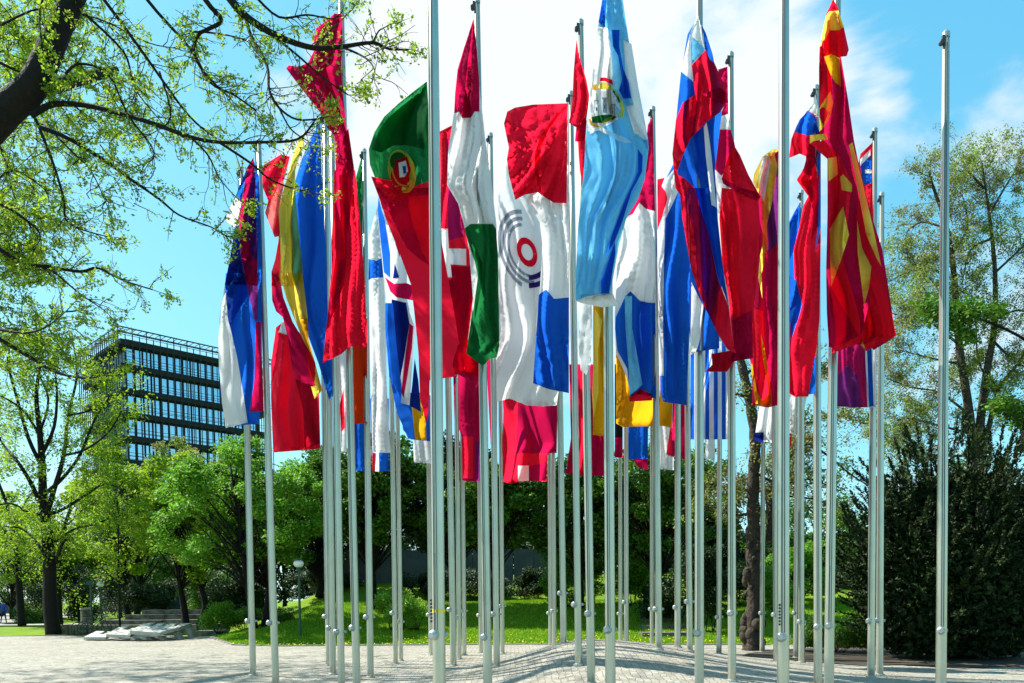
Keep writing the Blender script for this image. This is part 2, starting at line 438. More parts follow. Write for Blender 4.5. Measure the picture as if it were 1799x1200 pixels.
# ---- foreground tree whose boughs hang in from the upper left
def front_tree():
    T = Tree(5)
    base_d = 12.0
    def PP(x, y, i=0): return P(x, y, base_d + .5 * math.sin(x * .011 + i) + .35 * math.cos(y * .017 + i * 2))
    s = FPX / base_d
    base = Vector((-11.8, 13.0, 0))
    fork = Vector((-9.6, 12.4, 7.0))
    T.limb(T.smooth([base, Vector((-11.9, 13, 2.5)), Vector((-11.2, 12.8, 5.0)), fork, P(-60, 262, 12), P(10, 195, 12)], 4), .42, .22, 12)
    T.limb(T.smooth([P(-60, 262, 12), P(10, 195, 12), P(58, 150, 12), P(85, 92, 12.1), P(108, 40, 12.2), P(140, -40, 12.4), P(150, -200, 13), P(190, -420, 14)], 4), .235, .12, 12)
    T.limb(T.smooth([fork, Vector((-10.4, 14.5, 9.5)), Vector((-10.2, 17, 12)), Vector((-9.5, 20, 14.5))], 4), .36, .10, 8)
    T.limb(T.smooth([Vector((-11.2, 12.8, 5.0)), Vector((-13.5, 14.0, 8)), Vector((-15.5, 19, 11.5)), Vector((-17, 22, 14))], 4), .34, .10, 8)
    br = [
        ([(55, 203), (80, 188), (105, 182), (157, 186), (224, 203), (280, 221), (332, 240), (385, 250), (455, 250), (522, 245), (552, 214)], 10, 2.5),
        ([(385, 250), (441, 287), (470, 312), (505, 328), (540, 337)], 4, 2),
        ([(335, 241), (365, 272), (385, 312), (408, 340)], 3.5, 1.5),
        ([(230, -60), (259, 0), (336, 88), (368, 144), (413, 168), (450, 195)], 6, 2.5),
        ([(120, -80), (183, 0), (245, 84), (329, 200), (378, 242)], 6, 3),
        ([(340, -90), (400, -8), (431, 28), (487, 63), (550, 84), (600, 82), (655, 75), (683, 86), (718, 87)], 13, 2.5),
        ([(431, 28), (441, 63), (469, 115), (473, 158), (490, 189), (522, 210), (565, 208)], 6, 2),
        ([(490, 189), (512, 228), (545, 250)], 3, 1.5),
        ([(310, -90), (361, 0), (389, 35), (364, 52), (350, 60), (340, 85), (352, 118), (380, 150), (402, 170)], 8, 2.5),
        ([(350, 55), (400, 62), (440, 72)], 3.5, 1.5),
        ([(70, 224), (115, 241), (175, 276), (224, 311), (280, 350), (315, 378), (371, 399), (400, 416)], 6.5, 1.5),
        ([(63, 210), (91, 280), (112, 350), (115, 385), (140, 402), (189, 416)], 5, 1.5),
        ([(-20, 425), (38, 461), (88, 469), (142, 477), (172, 471), (215, 492), (268, 509)], 7.5, 2),
        ([(88, 471), (134, 511), (161, 530), (184, 546)], 3.5, 1.5),
        ([(-20, 585), (50, 626), (96, 653), (146, 664), (180, 660)], 8, 2),
        ([(-20, 575), (40, 585), (80, 575), (118, 545)], 5, 1.5),
        ([(115, 130), (140, 112), (190, 130), (224, 200), (265, 255), (268, 280), (240, 292)], 4, 1.5),
        ([(150, 25), (217, 91), (232, 140), (245, 168), (280, 210)], 4, 1.5),
        ([(0, 45), (70, 15), (140, 25), (190, 40), (260, 75), (310, 85)], 3.5, 1.5),
        ([(-20, 100), (20, 120), (48, 132)], 5, 3),
        ([(10, 190), (0, 250), (12, 290), (20, 330)], 6, 2),
        ([(445, -10), (490, 30), (540, 26), (582, 33), (600, 22)], 4, 1.5),
        ([(600, 82), (641, 101), (658, 122), (655, 140)], 3.5, 1.2),
        ([(655, 75), (665, 55), (676, 48)], 3, 1.2),
        ([(470, 55), (520, 95), (560, 130), (600, 160)], 4, 1.5),
        ([(550, 84), (575, 60), (600, 35)], 3, 1.2),
        ([(280, 125), (300, 205), (265, 236)], 3, 1.2),
        ([(75, 215), (130, 270), (160, 300), (190, 365)], 3.5, 1.2),
        ([(-20, 330), (20, 300), (60, 318), (85, 340)], 4, 1.5),
        ([(95, -40), (70, 15), (75, 90)], 4, 2),
        ([(-20, 350), (30, 375), (70, 410), (60, 440)], 4, 1.5),
    ]
    # the same boughs carry on above the picture
    up_ = [([(140, -100), (220, -220), (330, -300), (460, -360)], 14, 4), ([(150, -200), (60, -330), (-80, -420)], 14, 4),
           ([(340, -90), (260, -180), (190, -260)], 13, 12), ([(230, -60), (190, -110), (150, -180)], 8, 9), ([(190, -300), (320, -460), (480, -560)], 10, 3)]
    for k, (pl, w0, w1) in enumerate(br + up_):
        pts = T.smooth([PP(x, y, k) for x, y in pl], 4)
        T.limb(pts, w0 / s / 2 * 1.1, w1 / s / 2 * 1.1, 6)
        L = sum((pts[i + 1] - pts[i]).length for i in range(len(pts) - 1))
        nt_ = int(L * 8.5)
        for i in range(nt_):
            t = T.r.uniform(.12, 1); q = t * (len(pts) - 1); j = min(int(q), len(pts) - 2)
            p = pts[j].lerp(pts[j + 1], q - j); ax = (pts[j + 1] - pts[j]).normalized()
            dd = rot_about(rot_about(ax, ax.orthogonal().normalized(), T.r.uniform(.5, 1.2)), ax, T.r.uniform(0, 6.28))
            px, py = pix(p)
            dense = 1.0
            if px < 130 and py < 330: dense = 1.3
            if px > 470: dense = .6
            T.twig(p, dd, T.r.uniform(.22, .6), .007, 1 if T.r.random() < .6 else 0, max(1, int((1.6 + T.r.randint(0, 1)) * dense)), .05, .5, 2, .0)
        T.twig(pts[-1], (pts[-1] - pts[-2]), .4, .007, 1, 4)
    # leafy masses at the left edge, and the crown above the frame that shades the paving
    def mass(cx, cy, rx, ry, n, d=12.3):
        for i in range(n):
            a = T.r.gauss(0, .5), T.r.gauss(0, .5)
            p = P(cx + a[0] * rx, cy + a[1] * ry, d + .7 + abs(T.r.gauss(0, .9)))
            T.twig(p, Vector((T.r.gauss(0, 1), T.r.gauss(0, 1), T.r.gauss(0, .6))), T.r.uniform(.3, .7), .008, 1, 4, .05, .5, 2)
    mass(40, 60, 110, 90, 110); mass(20, 400, 80, 80, 90); mass(100, 220, 140, 60, 36); mass(40, 460, 80, 50, 40)
    mass(60, 600, 120, 40, 55); mass(200, 150, 120, 70, 26); mass(10, 520, 50, 60, 15)
    for c in ((-14, 20, 12.5), (-17, 22.5, 13), (-15, 18.5, 14.5), (-19.5, 20, 12.8), (-13, 22, 14.5), (-17, 19.5, 14.8), (-20.5, 23.5, 14), (-16, 24.5, 13), (-13.5, 17.5, 13), (-11.5, 19.5, 15)):
        for i in range(100):
            p = Vector(c) + Vector((T.r.gauss(0, 1.6), T.r.gauss(0, 1.5), T.r.gauss(0, .7)))
            T.twig(p, Vector((T.r.gauss(0, 1), T.r.gauss(0, 1), T.r.gauss(0, .5))), T.r.uniform(.5, 1.0), .015, 1, 4, .05, .5, 2)
    lv = T.leaves(8, .038, .052, .2, .55)
    T.finish(base, 'foreground_tree', 'large dark tree with fresh yellow-green leaves, its boughs hanging in over the top left corner', 'tree', None, M_bark, M_spring, lv)
front_tree()

def clump_tree(seed, base, height, rx, ry, z0, trunk_r, nclump, nleaf, size, leafm, bark, label, group, name='tree', lean=(0, 0), flat=.7, fill=.25, stems=1, cat='tree', clr=.16):
    """broadleaf with a crown of leaf clumps around limbs"""
    T = Tree(seed); base = Vector(base); rs = T.rs
    ctr = base + Vector((lean[0], lean[1], (z0 + height) / 2)); rz = (height - z0) / 2
    tops = []
    for sidx in range(stems):
        off = Vector((T.r.uniform(-.4, .4), T.r.uniform(-.3, .3), 0)) * (stems > 1)
        mid = base + off + Vector((lean[0] * .4, lean[1] * .4, z0 * .8))
        top = ctr + Vector((T.r.gauss(0, .1) * rx, 0, rz * .6)) + off * 3
        pts = T.smooth([base + off, base.lerp(mid, .5) + off * 1.2 + Vector((T.r.gauss(0, .08), T.r.gauss(0, .08), 0)), mid + off, ctr.lerp(mid, .5) + off * 2, top], 3)
        T.limb(pts, trunk_r, trunk_r * .15, 8); tops.append(pts)
    cl = []
    pos = []
    for i in range(nclump):
        v = Vector((T.r.gauss(0, 1), T.r.gauss(0, 1), T.r.gauss(0, 1))).normalized()
        rad = T.r.uniform(.25, .6) if T.r.random() < fill else T.r.uniform(.72, 1.0)
        lump = 1 + .22 * noise.noise(v * 2.3 + Vector((seed, 0, 0)))
        c = ctr + Vector((v.x * rx, v.y * ry, v.z * rz)) * rad * lump
        cr = clr * (rx + ry + rz) / 3 * T.r.uniform(.7, 1.35) + .15
        cl.append(c)
        pts = T.r.choice(tops)
        q = pts[T.r.randint(int(len(pts) * .4), len(pts) - 1)]
        if q.z > c.z: q = pts[int(len(pts) * .45)]
        m = q.lerp(c, .5) + Vector((0, 0, .08 * (c - q).length))
        T.limb(T.smooth([q, m, c], 3), trunk_r * .22, trunk_r * .05, 4)
        n = int(1.5 * nleaf / nclump * T.r.uniform(.7, 1.4))
        g = rs.normal(size=(n, 3)); g /= (np.linalg.norm(g, axis=1)[:, None] + 1e-9); g *= (rs.random(n) ** .45)[:, None] * cr
        g[:, 2] *= flat
        pos.append(np.array(tuple(c)) + g)
    pos = np.concatenate(pos)
    keep = pos[:, 2] > base.z + .15
    lv = leaf_quads(pos[keep], size * .78, rs, .6, .7)
    return T.finish(base, name, label, cat, group, bark, leafm, lv)

def open_tree(seed, base, stems, s, leafm, bark, label, name, twl=(.8, 1.6), per=2, size=.1, tw_density=1.0, leafn=3, spread=.09, lvl=2, extra=None, group=None, wob=.4, up=.12):
    """tree from traced limbs (lists of world points + radii) with procedural twigs"""
    T = Tree(seed)
    for pts, r0, r1, dens in stems:
        pp = T.smooth(pts, 4); T.limb(pp, r0, r1, 8 if r0 > .08 else 5)
        if dens <= 0: continue
        L = sum((pp[i + 1] - pp[i]).length for i in range(len(pp) - 1))
        for i in range(int(L * dens * tw_density)):
            t = T.r.uniform(.2, 1); q = t * (len(pp) - 1); j = min(int(q), len(pp) - 2)
            p = pp[j].lerp(pp[j + 1], q - j); ax = (pp[j + 1] - pp[j]).normalized()
            dd = rot_about(rot_about(ax, ax.orthogonal().normalized(), T.r.uniform(.5, 1.1)), ax, T.r.uniform(0, 6.28))
            T.twig(p, dd, T.r.uniform(*twl), max(.008, r1 * .45), lvl, leafn, 0, wob, 3, up)
    if extra: extra(T)
    lv = T.leaves(per, spread, size, .4, .6)
    return T.finish(Vector(base), name, label, 'tree', group, bark, leafm, lv)

def W(px, py, d, dd=0): return P(px, py, d + dd)

# left big street tree
b = G(92, 0, 37.5)
st = []
def L1(pl, w0, w1, dens, d=37.5, j=0.0, seed=0):
    rr = random.Random(seed + int(pl[0][0] * 7 + pl[-1][1]))
    return ([W(x, y, d, j * (i / len(pl)) * rr.uniform(-1, 1) * 4) for i, (x, y) in enumerate(pl)], w0 / (FPX / d) / 2, w1 / (FPX / d) / 2, dens)
st.append(([b, W(88, 1060, 37.5), W(87, 990, 37.5), W(82, 930, 37.5), W(76, 880, 37.5), W(74, 820, 37.5), W(70, 760, 37.5), W(64, 690, 37.5), W(75, 620, 37.5)], .36, .05, 1.0))
for k, (pl, a, c) in enumerate([([(80, 910), (95, 860), (112, 800), (120, 730), (135, 660), (128, 600)], 10, 2), ([(77, 900), (55, 850), (30, 810), (5, 780), (-20, 730)], 9, 2),
            ([(80, 905), (110, 895), (150, 870), (185, 850), (215, 862)], 7, 2), ([(76, 870), (110, 840), (140, 800), (165, 740), (190, 700)], 8, 2),
            ([(74, 820), (50, 770), (30, 700), (15, 640), (20, 590)], 8, 2), ([(73, 800), (95, 750), (100, 690), (95, 640)], 7, 2),
            ([(72, 770), (40, 720), (-10, 690)], 6, 2), ([(86, 1010), (98, 985), (110, 955), (125, 940)], 8, 3), ([(79, 905), (50, 900), (20, 885), (-20, 890)], 6, 2),
            ([(112, 800), (150, 790), (190, 760), (215, 720)], 5, 2), ([(88, 1000), (70, 960), (40, 930), (10, 925)], 6, 2), ([(120, 730), (160, 720), (200, 690)], 4, 2),
            ([(70, 760), (85, 700), (60, 640), (50, 580)], 5, 2), ([(86, 960), (130, 930), (170, 920), (200, 905)], 5, 2)]):
    st.append(L1(pl, a, c, 1.6, j=.8, seed=k))
open_tree(11, b, st, 0, M_leafA, M_bark, 'tall street tree with thick dark trunk and open fan of branches at the left', 'broadleaf_tree', twl=(.7, 1.7), per=9, size=.13, leafn=4, spread=.16, lvl=1)
b = G(37, 0, 52)
st = [([b, W(35, 1050, 52), W(30, 980, 52), W(22, 930, 52), W(10, 880, 52)], .27, .08, .8)]
for k, (pl, a, c) in enumerate([([(31, 985), (60, 960), (85, 930)], 5, 2), ([(28, 960), (0, 920), (-30, 900)], 6, 2), ([(33, 1010), (15, 985), (-15, 970)], 5, 2), ([(22, 930), (40, 890), (60, 860)], 5, 2), ([(10, 880), (-10, 820), (-5, 760)], 6, 2), ([(33, 1020), (60, 990), (75, 975)], 4, 2)]):
    st.append(L1(pl, a, c, 2.2, 52, j=.8, seed=k + 40))
open_tree(12, b, st, 0, M_leafA, M_bark, 'slimmer dark-trunked tree at the far left edge beside the path', 'broadleaf_tree', twl=(1, 2.2), per=6, size=.15, leafn=4, spread=.25, lvl=1)
b = G(103, 0, 44)
st = [([b, W(102, 1040, 44), W(104, 980, 44), W(112, 930, 44), W(125, 890, 44)], .2, .08, 1.5)]
for k, (pl, a, c) in enumerate([([(104, 980), (125, 950), (150, 935)], 5, 2), ([(104, 990), (92, 950), (80, 930)], 4, 2), ([(112, 930), (140, 900), (170, 880)], 4, 2)]):
    st.append(L1(pl, a, c, 2.6, 44, j=.8, seed=k + 70))
open_tree(13, b, st, 0, M_leafA, M_bark, 'narrow tree trunk standing just behind the thick left trunk', 'broadleaf_tree', twl=(1, 2.0), per=6, size=.14, leafn=4, spread=.22, lvl=1)

# slender planted tree in front of the steps
b = G(209, 0, 34)
T = Tree(77)
tp = T.smooth([b, W(209, 1040, 34), W(208, 960, 34), W(207, 880, 34)], 4); T.limb(tp, .055, .02, 6)
for i in range(38):
    t = T.r.uniform(.35, 1); q = t * (len(tp) - 1); j = min(int(q), len(tp) - 2)
    T.twig(tp[j].lerp(tp[j + 1], q - j), Vector((T.r.gauss(0, 1), T.r.gauss(0, 1), .9)), T.r.uniform(.5, 1.2), .012, 1, 4)
T.finish(b, 'sapling', 'slender young tree with a pencil-thin trunk in front of the stone steps', 'tree', None, M_bark, M_leafA, T.leaves(2, .12, .13))

def CT(px, d, top_y, rx_px, low_y, nclump, nleaf, size, leafm, label, seed, group='trees behind the lawn', trunk=.22, cy=None, name='broadleaf_tree', ry=None, lean=0, cat='tree', **k):
    b = G(px, 0, d); s = FPX / d
    ht = P(px, top_y, d).z - b.z; z0 = P(px, low_y, d).z - b.z
    rx = rx_px / s
    return clump_tree(seed, b, ht, rx, ry or rx * .8, z0, trunk, nclump, nleaf, size, leafm, M_bark, label, group, name=name, cat=cat, lean=(lean / s, 0), **k)

CT(232, 47, 775, 110, 1005, 60, 11000, .24, M_leafA, 'yellow-green tree between the thick left trunk and the office block', 21, stems=2, fill=.4)
CT(330, 58, 752, 100, 960, 60, 9000, .26, M_leafD, 'brownish budding tree in front of the office block base', 22, fill=.4)
CT(446, 33, 775, 150, 1000, 130, 26000, .16, M_leafB, 'round dense bright green maple left of the flags', 23, trunk=.2, lean=-20, stems=2, ry=3.4, clr=.13)
CT(335, 38.5, 790, 100, 1000, 60, 13000, .2, M_leafA, 'low leafy tree above the stone steps', 24, fill=.5, stems=2)
CT(140, 62, 900, 90, 1060, 45, 7000, .3, M_leafA, 'light green tree behind the round stone bollard', 25, fill=.5)
CT(560, 42, 775, 120, 1000, 80, 13000, .22, M_leafC, 'green tree directly behind the leftmost flagpoles', 26, fill=.4)
CT(655, 36, 762, 118, 975, 110, 17000, .22, M_leafC, 'green tree above the left end of the grey retaining wall', 27, fill=.4)
CT(797, 36.5, 768, 112, 975, 110, 16000, .2, M_leafE, 'dark tree behind the grey retaining wall', 28, fill=.4)
CT(872, 35, 785, 112, 975, 95, 14000, .24, M_leafC, 'tree seen between the poles right of the wall centre', 29, fill=.4)
CT(1018, 35.5, 778, 112, 985, 95, 14000, .22, M_leafC, 'tree rising behind the right end of the retaining wall', 30, fill=.4)
CT(1157, 34, 770, 115, 985, 105, 16000, .2, M_leafC, 'mid green tree behind the centre of the pole cluster', 31, fill=.4)
CT(1215, 46, 790, 105, 1040, 75, 12000, .22, M_leafC, 'tree behind the dark stone steps', 32, fill=.4)
CT(1250, 40, 850, 85, 1080, 60, 10000, .18, M_leafE, 'very dark evergreen left of the knobbly trunk', 33, fill=.5, name='evergreen_tree')
CT(1420, 46, 870, 110, 1040, 60, 10000, .2, M_leafC, 'green tree seen in the gap between the knobbly tree and the yew', 34, fill=.4)
CT(1540, 52, 900, 90, 1050, 50, 8000, .24, M_leafC, 'tree half hidden behind the yew', 35, fill=.4)
CT(1395, 36, 925, 60, 1050, 40, 8000, .15, M_leafB, 'bright green small tree right of the knobbly trunk', 36, fill=.4, trunk=.12)
CT(20, 75, 880, 120, 1055, 45, 7000, .34, M_leafA, 'distant green tree at the far left beyond the path', 37, fill=.5)
CT(-60, 62, 830, 110, 1050, 45, 6000, .3, M_leafA, 'tree at the left picture edge beyond the path', 38, fill=.5)
CT(210, 78, 900, 120, 1050, 45, 6000, .34, M_leafC, 'darker tree far behind the steps', 39, fill=.5)
CT(400, 66, 880, 120, 1040, 50, 7000, .3, M_leafE, 'dark tree deep behind the maple', 40, fill=.5)
CT(1660, 55, 820, 120, 1050, 50, 8000, .26, M_leafC, 'tree behind the yew at the right', 41, fill=.4)

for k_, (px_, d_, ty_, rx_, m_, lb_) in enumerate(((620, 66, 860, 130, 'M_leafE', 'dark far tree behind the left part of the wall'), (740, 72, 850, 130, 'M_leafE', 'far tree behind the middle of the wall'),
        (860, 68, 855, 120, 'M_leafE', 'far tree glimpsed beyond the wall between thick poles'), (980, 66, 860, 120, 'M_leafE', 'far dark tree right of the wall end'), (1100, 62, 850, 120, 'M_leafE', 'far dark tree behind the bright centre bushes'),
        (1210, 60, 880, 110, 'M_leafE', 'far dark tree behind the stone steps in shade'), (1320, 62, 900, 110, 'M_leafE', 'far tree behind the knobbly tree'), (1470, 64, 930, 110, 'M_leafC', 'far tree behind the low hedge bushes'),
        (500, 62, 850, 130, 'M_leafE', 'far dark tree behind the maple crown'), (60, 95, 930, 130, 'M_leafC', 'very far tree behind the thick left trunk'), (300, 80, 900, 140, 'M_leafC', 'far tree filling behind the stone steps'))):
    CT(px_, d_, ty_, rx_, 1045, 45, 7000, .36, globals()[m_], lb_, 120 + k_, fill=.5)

# shrubs
def shrub(seed, px, d, top_y, rx_px, n, size, leafm, label, name='shrub', ry=None, group=None, cat='shrub', z_low=.0, flat=.8, ncl=26):
    b = G(px, 0, d); s = FPX / d; ht = max(.4, P(px, top_y, d).z - b.z); rx = rx_px / s
    return clump_tree(seed, b, ht, rx, ry or rx * .7, z_low, .04, ncl, n, size, leafm, M_bark, label, group, name=name, stems=3, fill=.5, cat=cat, flat=flat, clr=.26)
shrub(51, 704, 31.5, 1030, 46, 5500, .09, M_bright, 'lime green bush glowing on the lawn left of the tallest front pole')
shrub(52, 402, 34.5, 1064, 52, 6000, .10, M_leafB, 'spreading pale green shrub at the right end of the stone steps')
shrub(53, 145, 50, 990, 34, 5000, .14, M_leafE, 'dark evergreen bush behind the round stone bollard')
shrub(54, 983, 36, 925, 34, 6000, .12, M_leafB, 'bright bush at the right end of the grey wall')
shrub(55, 1035, 37, 900, 45, 7000, .13, M_leafB, 'tall bright bush between the two widest centre poles')
shrub(56, 1110, 36, 930, 42, 5000, .12, M_leafB, 'bright bush left of the dark stone steps')
shrub(57, 1165, 32.5, 1010, 48, 5000, .12, M_leafE, 'dark shrub above the dark stone steps')
shrub(58, 1230, 30.5, 950, 48, 9000, .12, M_leafE, 'tall dark shrub just left of the knobbly trunk')
shrub(59, 1430, 22.0, 1090, 36, 5000, .06, M_leafC, 'low clipped green hedge bush behind the right pole pair', flat=1)
shrub(60, 1495, 21.5, 1088, 42, 6000, .06, M_leafC, 'low round hedge bush at the foot of the yew', flat=1)
shrub(61, 1360, 33, 985, 30, 3500, .12, M_leafB, 'sunlit bush behind the knobbly trunk')
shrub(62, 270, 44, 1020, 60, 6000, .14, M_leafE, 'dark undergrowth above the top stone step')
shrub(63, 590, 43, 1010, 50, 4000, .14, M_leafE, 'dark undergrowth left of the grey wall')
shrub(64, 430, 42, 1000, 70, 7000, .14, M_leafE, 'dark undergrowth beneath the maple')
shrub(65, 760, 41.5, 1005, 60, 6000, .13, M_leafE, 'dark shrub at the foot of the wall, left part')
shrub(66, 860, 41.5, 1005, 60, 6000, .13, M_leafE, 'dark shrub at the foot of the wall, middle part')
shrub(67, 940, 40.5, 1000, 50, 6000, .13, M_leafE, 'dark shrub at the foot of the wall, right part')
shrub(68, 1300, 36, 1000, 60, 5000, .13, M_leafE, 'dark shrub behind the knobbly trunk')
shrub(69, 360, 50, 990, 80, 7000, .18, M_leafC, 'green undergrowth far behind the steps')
shrub(70, 470, 34, 1074, 48, 5000, .10, M_leafC, 'added dark shrub standing in for lawn shade between the maple trunk and the left poles')  # added low shrub, darkens the grass in place of tree shade
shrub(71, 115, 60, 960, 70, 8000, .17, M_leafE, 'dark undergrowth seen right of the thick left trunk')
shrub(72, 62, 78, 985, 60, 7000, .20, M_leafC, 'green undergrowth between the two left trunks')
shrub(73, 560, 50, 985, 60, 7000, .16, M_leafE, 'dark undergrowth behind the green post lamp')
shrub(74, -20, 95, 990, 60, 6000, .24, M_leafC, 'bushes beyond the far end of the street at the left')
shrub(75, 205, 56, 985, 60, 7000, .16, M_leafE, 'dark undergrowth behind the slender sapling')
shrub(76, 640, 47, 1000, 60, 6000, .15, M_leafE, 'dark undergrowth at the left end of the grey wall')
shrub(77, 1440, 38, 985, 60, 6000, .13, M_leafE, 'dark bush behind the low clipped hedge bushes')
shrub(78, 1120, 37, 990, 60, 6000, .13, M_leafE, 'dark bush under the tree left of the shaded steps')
# clipped hedge far left
hb = MB(); rs = np.random.RandomState(9)
c0 = G(64, 0, 60)
pos = np.stack([rs.uniform(-1.6, 1.6, 6000), rs.uniform(-.6, .6, 6000), rs.uniform(0, 1.15, 6000)], 1) + np.array([c0.x, c0.y, c0.z])
he = empty('clipped_hedge', c0, 'square clipped hedge beside the thick left trunk', 'hedge')
lvv = leaf_quads(pos, .13, rs); np_mesh('foliage', lvv, 4, len(lvv) // 4, M_leafC, he)

# knobbly tree
def knobbly():
    d = 23.0
    b = G(1325, 0, d); T = Tree(90); s = FPX / d
    trunk = T.smooth([b + Vector((0, 0, -.1)), W(1323, 1100, d), W(1326, 1040, d), W(1322, 980, d), W(1324, 920, d), W(1323, 850, d), W(1327, 780, d), W(1318, 710, d), W(1304, 645, d), W(1290, 590, d)], 5)
    k = len(trunk)
    T.mb.tube(trunk, [(.25 - .15 * i / k) * (1 + .12 * math.sin(i * 2.1)) for i in range(k)], 12)
    for i in range(34):
        z = T.r.random() ** 1.5; q = trunk[int(z * k * .42)]
        a = T.r.uniform(0, 6.28); rr = T.r.uniform(.07, .17) * (1.25 - z * .5)
        T.mb.sphere(q + Vector((math.cos(a) * .22, math.sin(a) * .22, T.r.uniform(-.1, .1))), rr, 8, 6, (1, 1, T.r.uniform(.8, 1.7)))
    def lm(pl, w0, w1, dens=1.6, jj=1.0):
        pts = T.smooth([W(x, y, d, jj * T.r.uniform(-.6, .6) * i) for i, (x, y) in enumerate(pl)], 4)
        T.limb(pts, w0 / s / 2, w1 / s / 2, 6)
        L = sum((pts[i + 1] - pts[i]).length for i in range(len(pts) - 1))
        for i in range(int(L * 4.8 * dens)):
            t = T.r.uniform(.15, 1); q = t * (len(pts) - 1); j = min(int(q), len(pts) - 2)
            T.twig(pts[j].lerp(pts[j + 1], q - j), Vector((T.r.gauss(0, 1), T.r.gauss(0, 1), T.r.gauss(.1, .5))), T.r.uniform(.4, 1.0), .012, 1, 3, 0, .45, 3, .05)
    lm([(1353, 950), (1352, 890), (1350, 865), (1368, 835), (1390, 800), (1400, 765)], 14, 5)
    lm([(1324, 862), (1280, 858), (1240, 850), (1205, 862)], 6, 2)
    lm([(1327, 790), (1350, 775), (1400, 772), (1440, 790), (1490, 830), (1520, 850)], 6, 2)
    lm([(1325, 740), (1360, 735), (1410, 745), (1470, 730), (1520, 745)], 5, 2)
    lm([(1304, 660), (1350, 640), (1420, 650), (1480, 640)], 5, 2)
    lm([(1326, 830), (1370, 850), (1420, 842), (1470, 860)], 5, 2)
    lm([(1320, 700), (1270, 690), (1230, 720), (1200, 760)], 6, 2)
    lm([(1324, 900), (1290, 905), (1250, 890), (1225, 895)], 5, 2)
    lm([(1290, 590), (1270, 540), (1240, 520)], 7, 2); lm([(1290, 590), (1330, 550), (1380, 560)], 6, 2)
    lm([(1352, 880), (1380, 872), (1440, 880), (1470, 905)], 5, 2)
    T.finish(b, 'knobbly_tree', 'old tree with a lumpy burred trunk standing on the plaza edge', 'tree', None, M_bark2, M_leafD, T.leaves(5, .09, .09))
knobbly()

# tall airy tree, right
def right_tree():
    d = 26.0; s = FPX / d
    b = G(1712, 0, d)
    st = [([b, W(1712, 950, d), W(1712, 840, d), W(1703, 728, d), W(1685, 606, d), W(1677, 494, d), W(1664, 402, d), W(1640, 330, d), W(1632, 300, d)], .21, .02, 1.0),
          ([W(1712, 900, d), W(1718, 784, d), W(1733, 657, d), W(1746, 580, d), W(1748, 479, d), W(1738, 377, d), W(1725, 286, d)], .17, .02, 1.2),
          ([W(1714, 860, d), W(1735, 760, d), W(1756, 682, d), W(1800, 620, d), W(1830, 520, d)], .11, .02, 1.6)]
    rr = random.Random(4)
    for pl in ([(1685, 606), (1640, 570), (1600, 560), (1566, 550)], [(1677, 494), (1630, 470), (1590, 480), (1563, 495)], [(1703, 728), (1650, 690), (1600, 680), (1560, 665)],
               [(1700, 760), (1640, 745), (1590, 735), (1555, 750)], [(1738, 377), (1765, 330), (1790, 290)], [(1748, 479), (1790, 440), (1830, 400)], [(1664, 402), (1620, 390), (1590, 410)],
               [(1690, 640), (1640, 630), (1580, 615)], [(1750, 560), (1790, 545), (1840, 560)], [(1670, 450), (1700, 400), (1690, 340)], [(1746, 600), (1790, 640), (1830, 650)],
               [(1710, 800), (1640, 800), (1590, 790), (1550, 765)], [(1735, 700), (1780, 730), (1830, 740)], [(1680, 540), (1630, 520), (1600, 440)], [(1728, 330), (1700, 300), (1690, 285)],
               [(1740, 420), (1705, 440), (1690, 500)], [(1756, 682), (1720, 640), (1715, 560)]):
        pts = [W(x, y, d, rr.uniform(-.7, .7) * i) for i, (x, y) in enumerate(pl)]
        st.append((pts, .045, .014, 2.6))
    def extra(T):
        pass
    open_tree(93, b, st, 0, M_leafD, M_bark2, 'tall airy tree with bronze buds rising above the dark yew at the right', 'broadleaf_tree', twl=(.45, 1.1), per=7, size=.062, leafn=3, spread=.08, lvl=2, tw_density=2.7, wob=.45, up=.08)
right_tree()
# leafy horizontal boughs of a nearer maple whose trunk stands right of the frame
def maple_bough():
    d = 19.0; T = Tree(95); s = FPX / d
    base = G(1985, 0, d + 1)
    T.limb(T.smooth([base, W(1980, 900, d + 1), W(1960, 700, d + 1), W(1950, 500, d + 1)], 4), .2, .06, 8)
    for pl in ([(1962, 700), (1860, 640), (1790, 590), (1720, 560), (1660, 545), (1625, 548)], [(1970, 760), (1880, 740), (1800, 720), (1750, 700)]):
        pts = T.smooth([W(x, y, d) for x, y in pl], 4); T.limb(pts, .05, .012, 5)
    pos = []
    for cx, cy, rx, ry, n in ((1640, 545, 30, 22, 900), (1675, 565, 26, 24, 700), (1705, 545, 28, 20, 800), (1700, 590, 20, 16, 350), (1765, 712, 30, 18, 700), (1800, 735, 30, 20, 700), (1745, 545, 20, 12, 300)):
        for i in range(n):
            pos.append(tuple(P(cx + T.r.gauss(0, .5) * rx, cy + T.r.gauss(0, .5) * ry, d + T.r.gauss(0, .35))))
    lv = leaf_quads(np.array(pos), .10, T.rs, 1.0, .8)
    T.finish(base, 'maple_tree', 'dark green leafy boughs reaching in from the right edge across the airy tree', 'tree', None, M_bark, M_leafC, lv)
maple_bough()

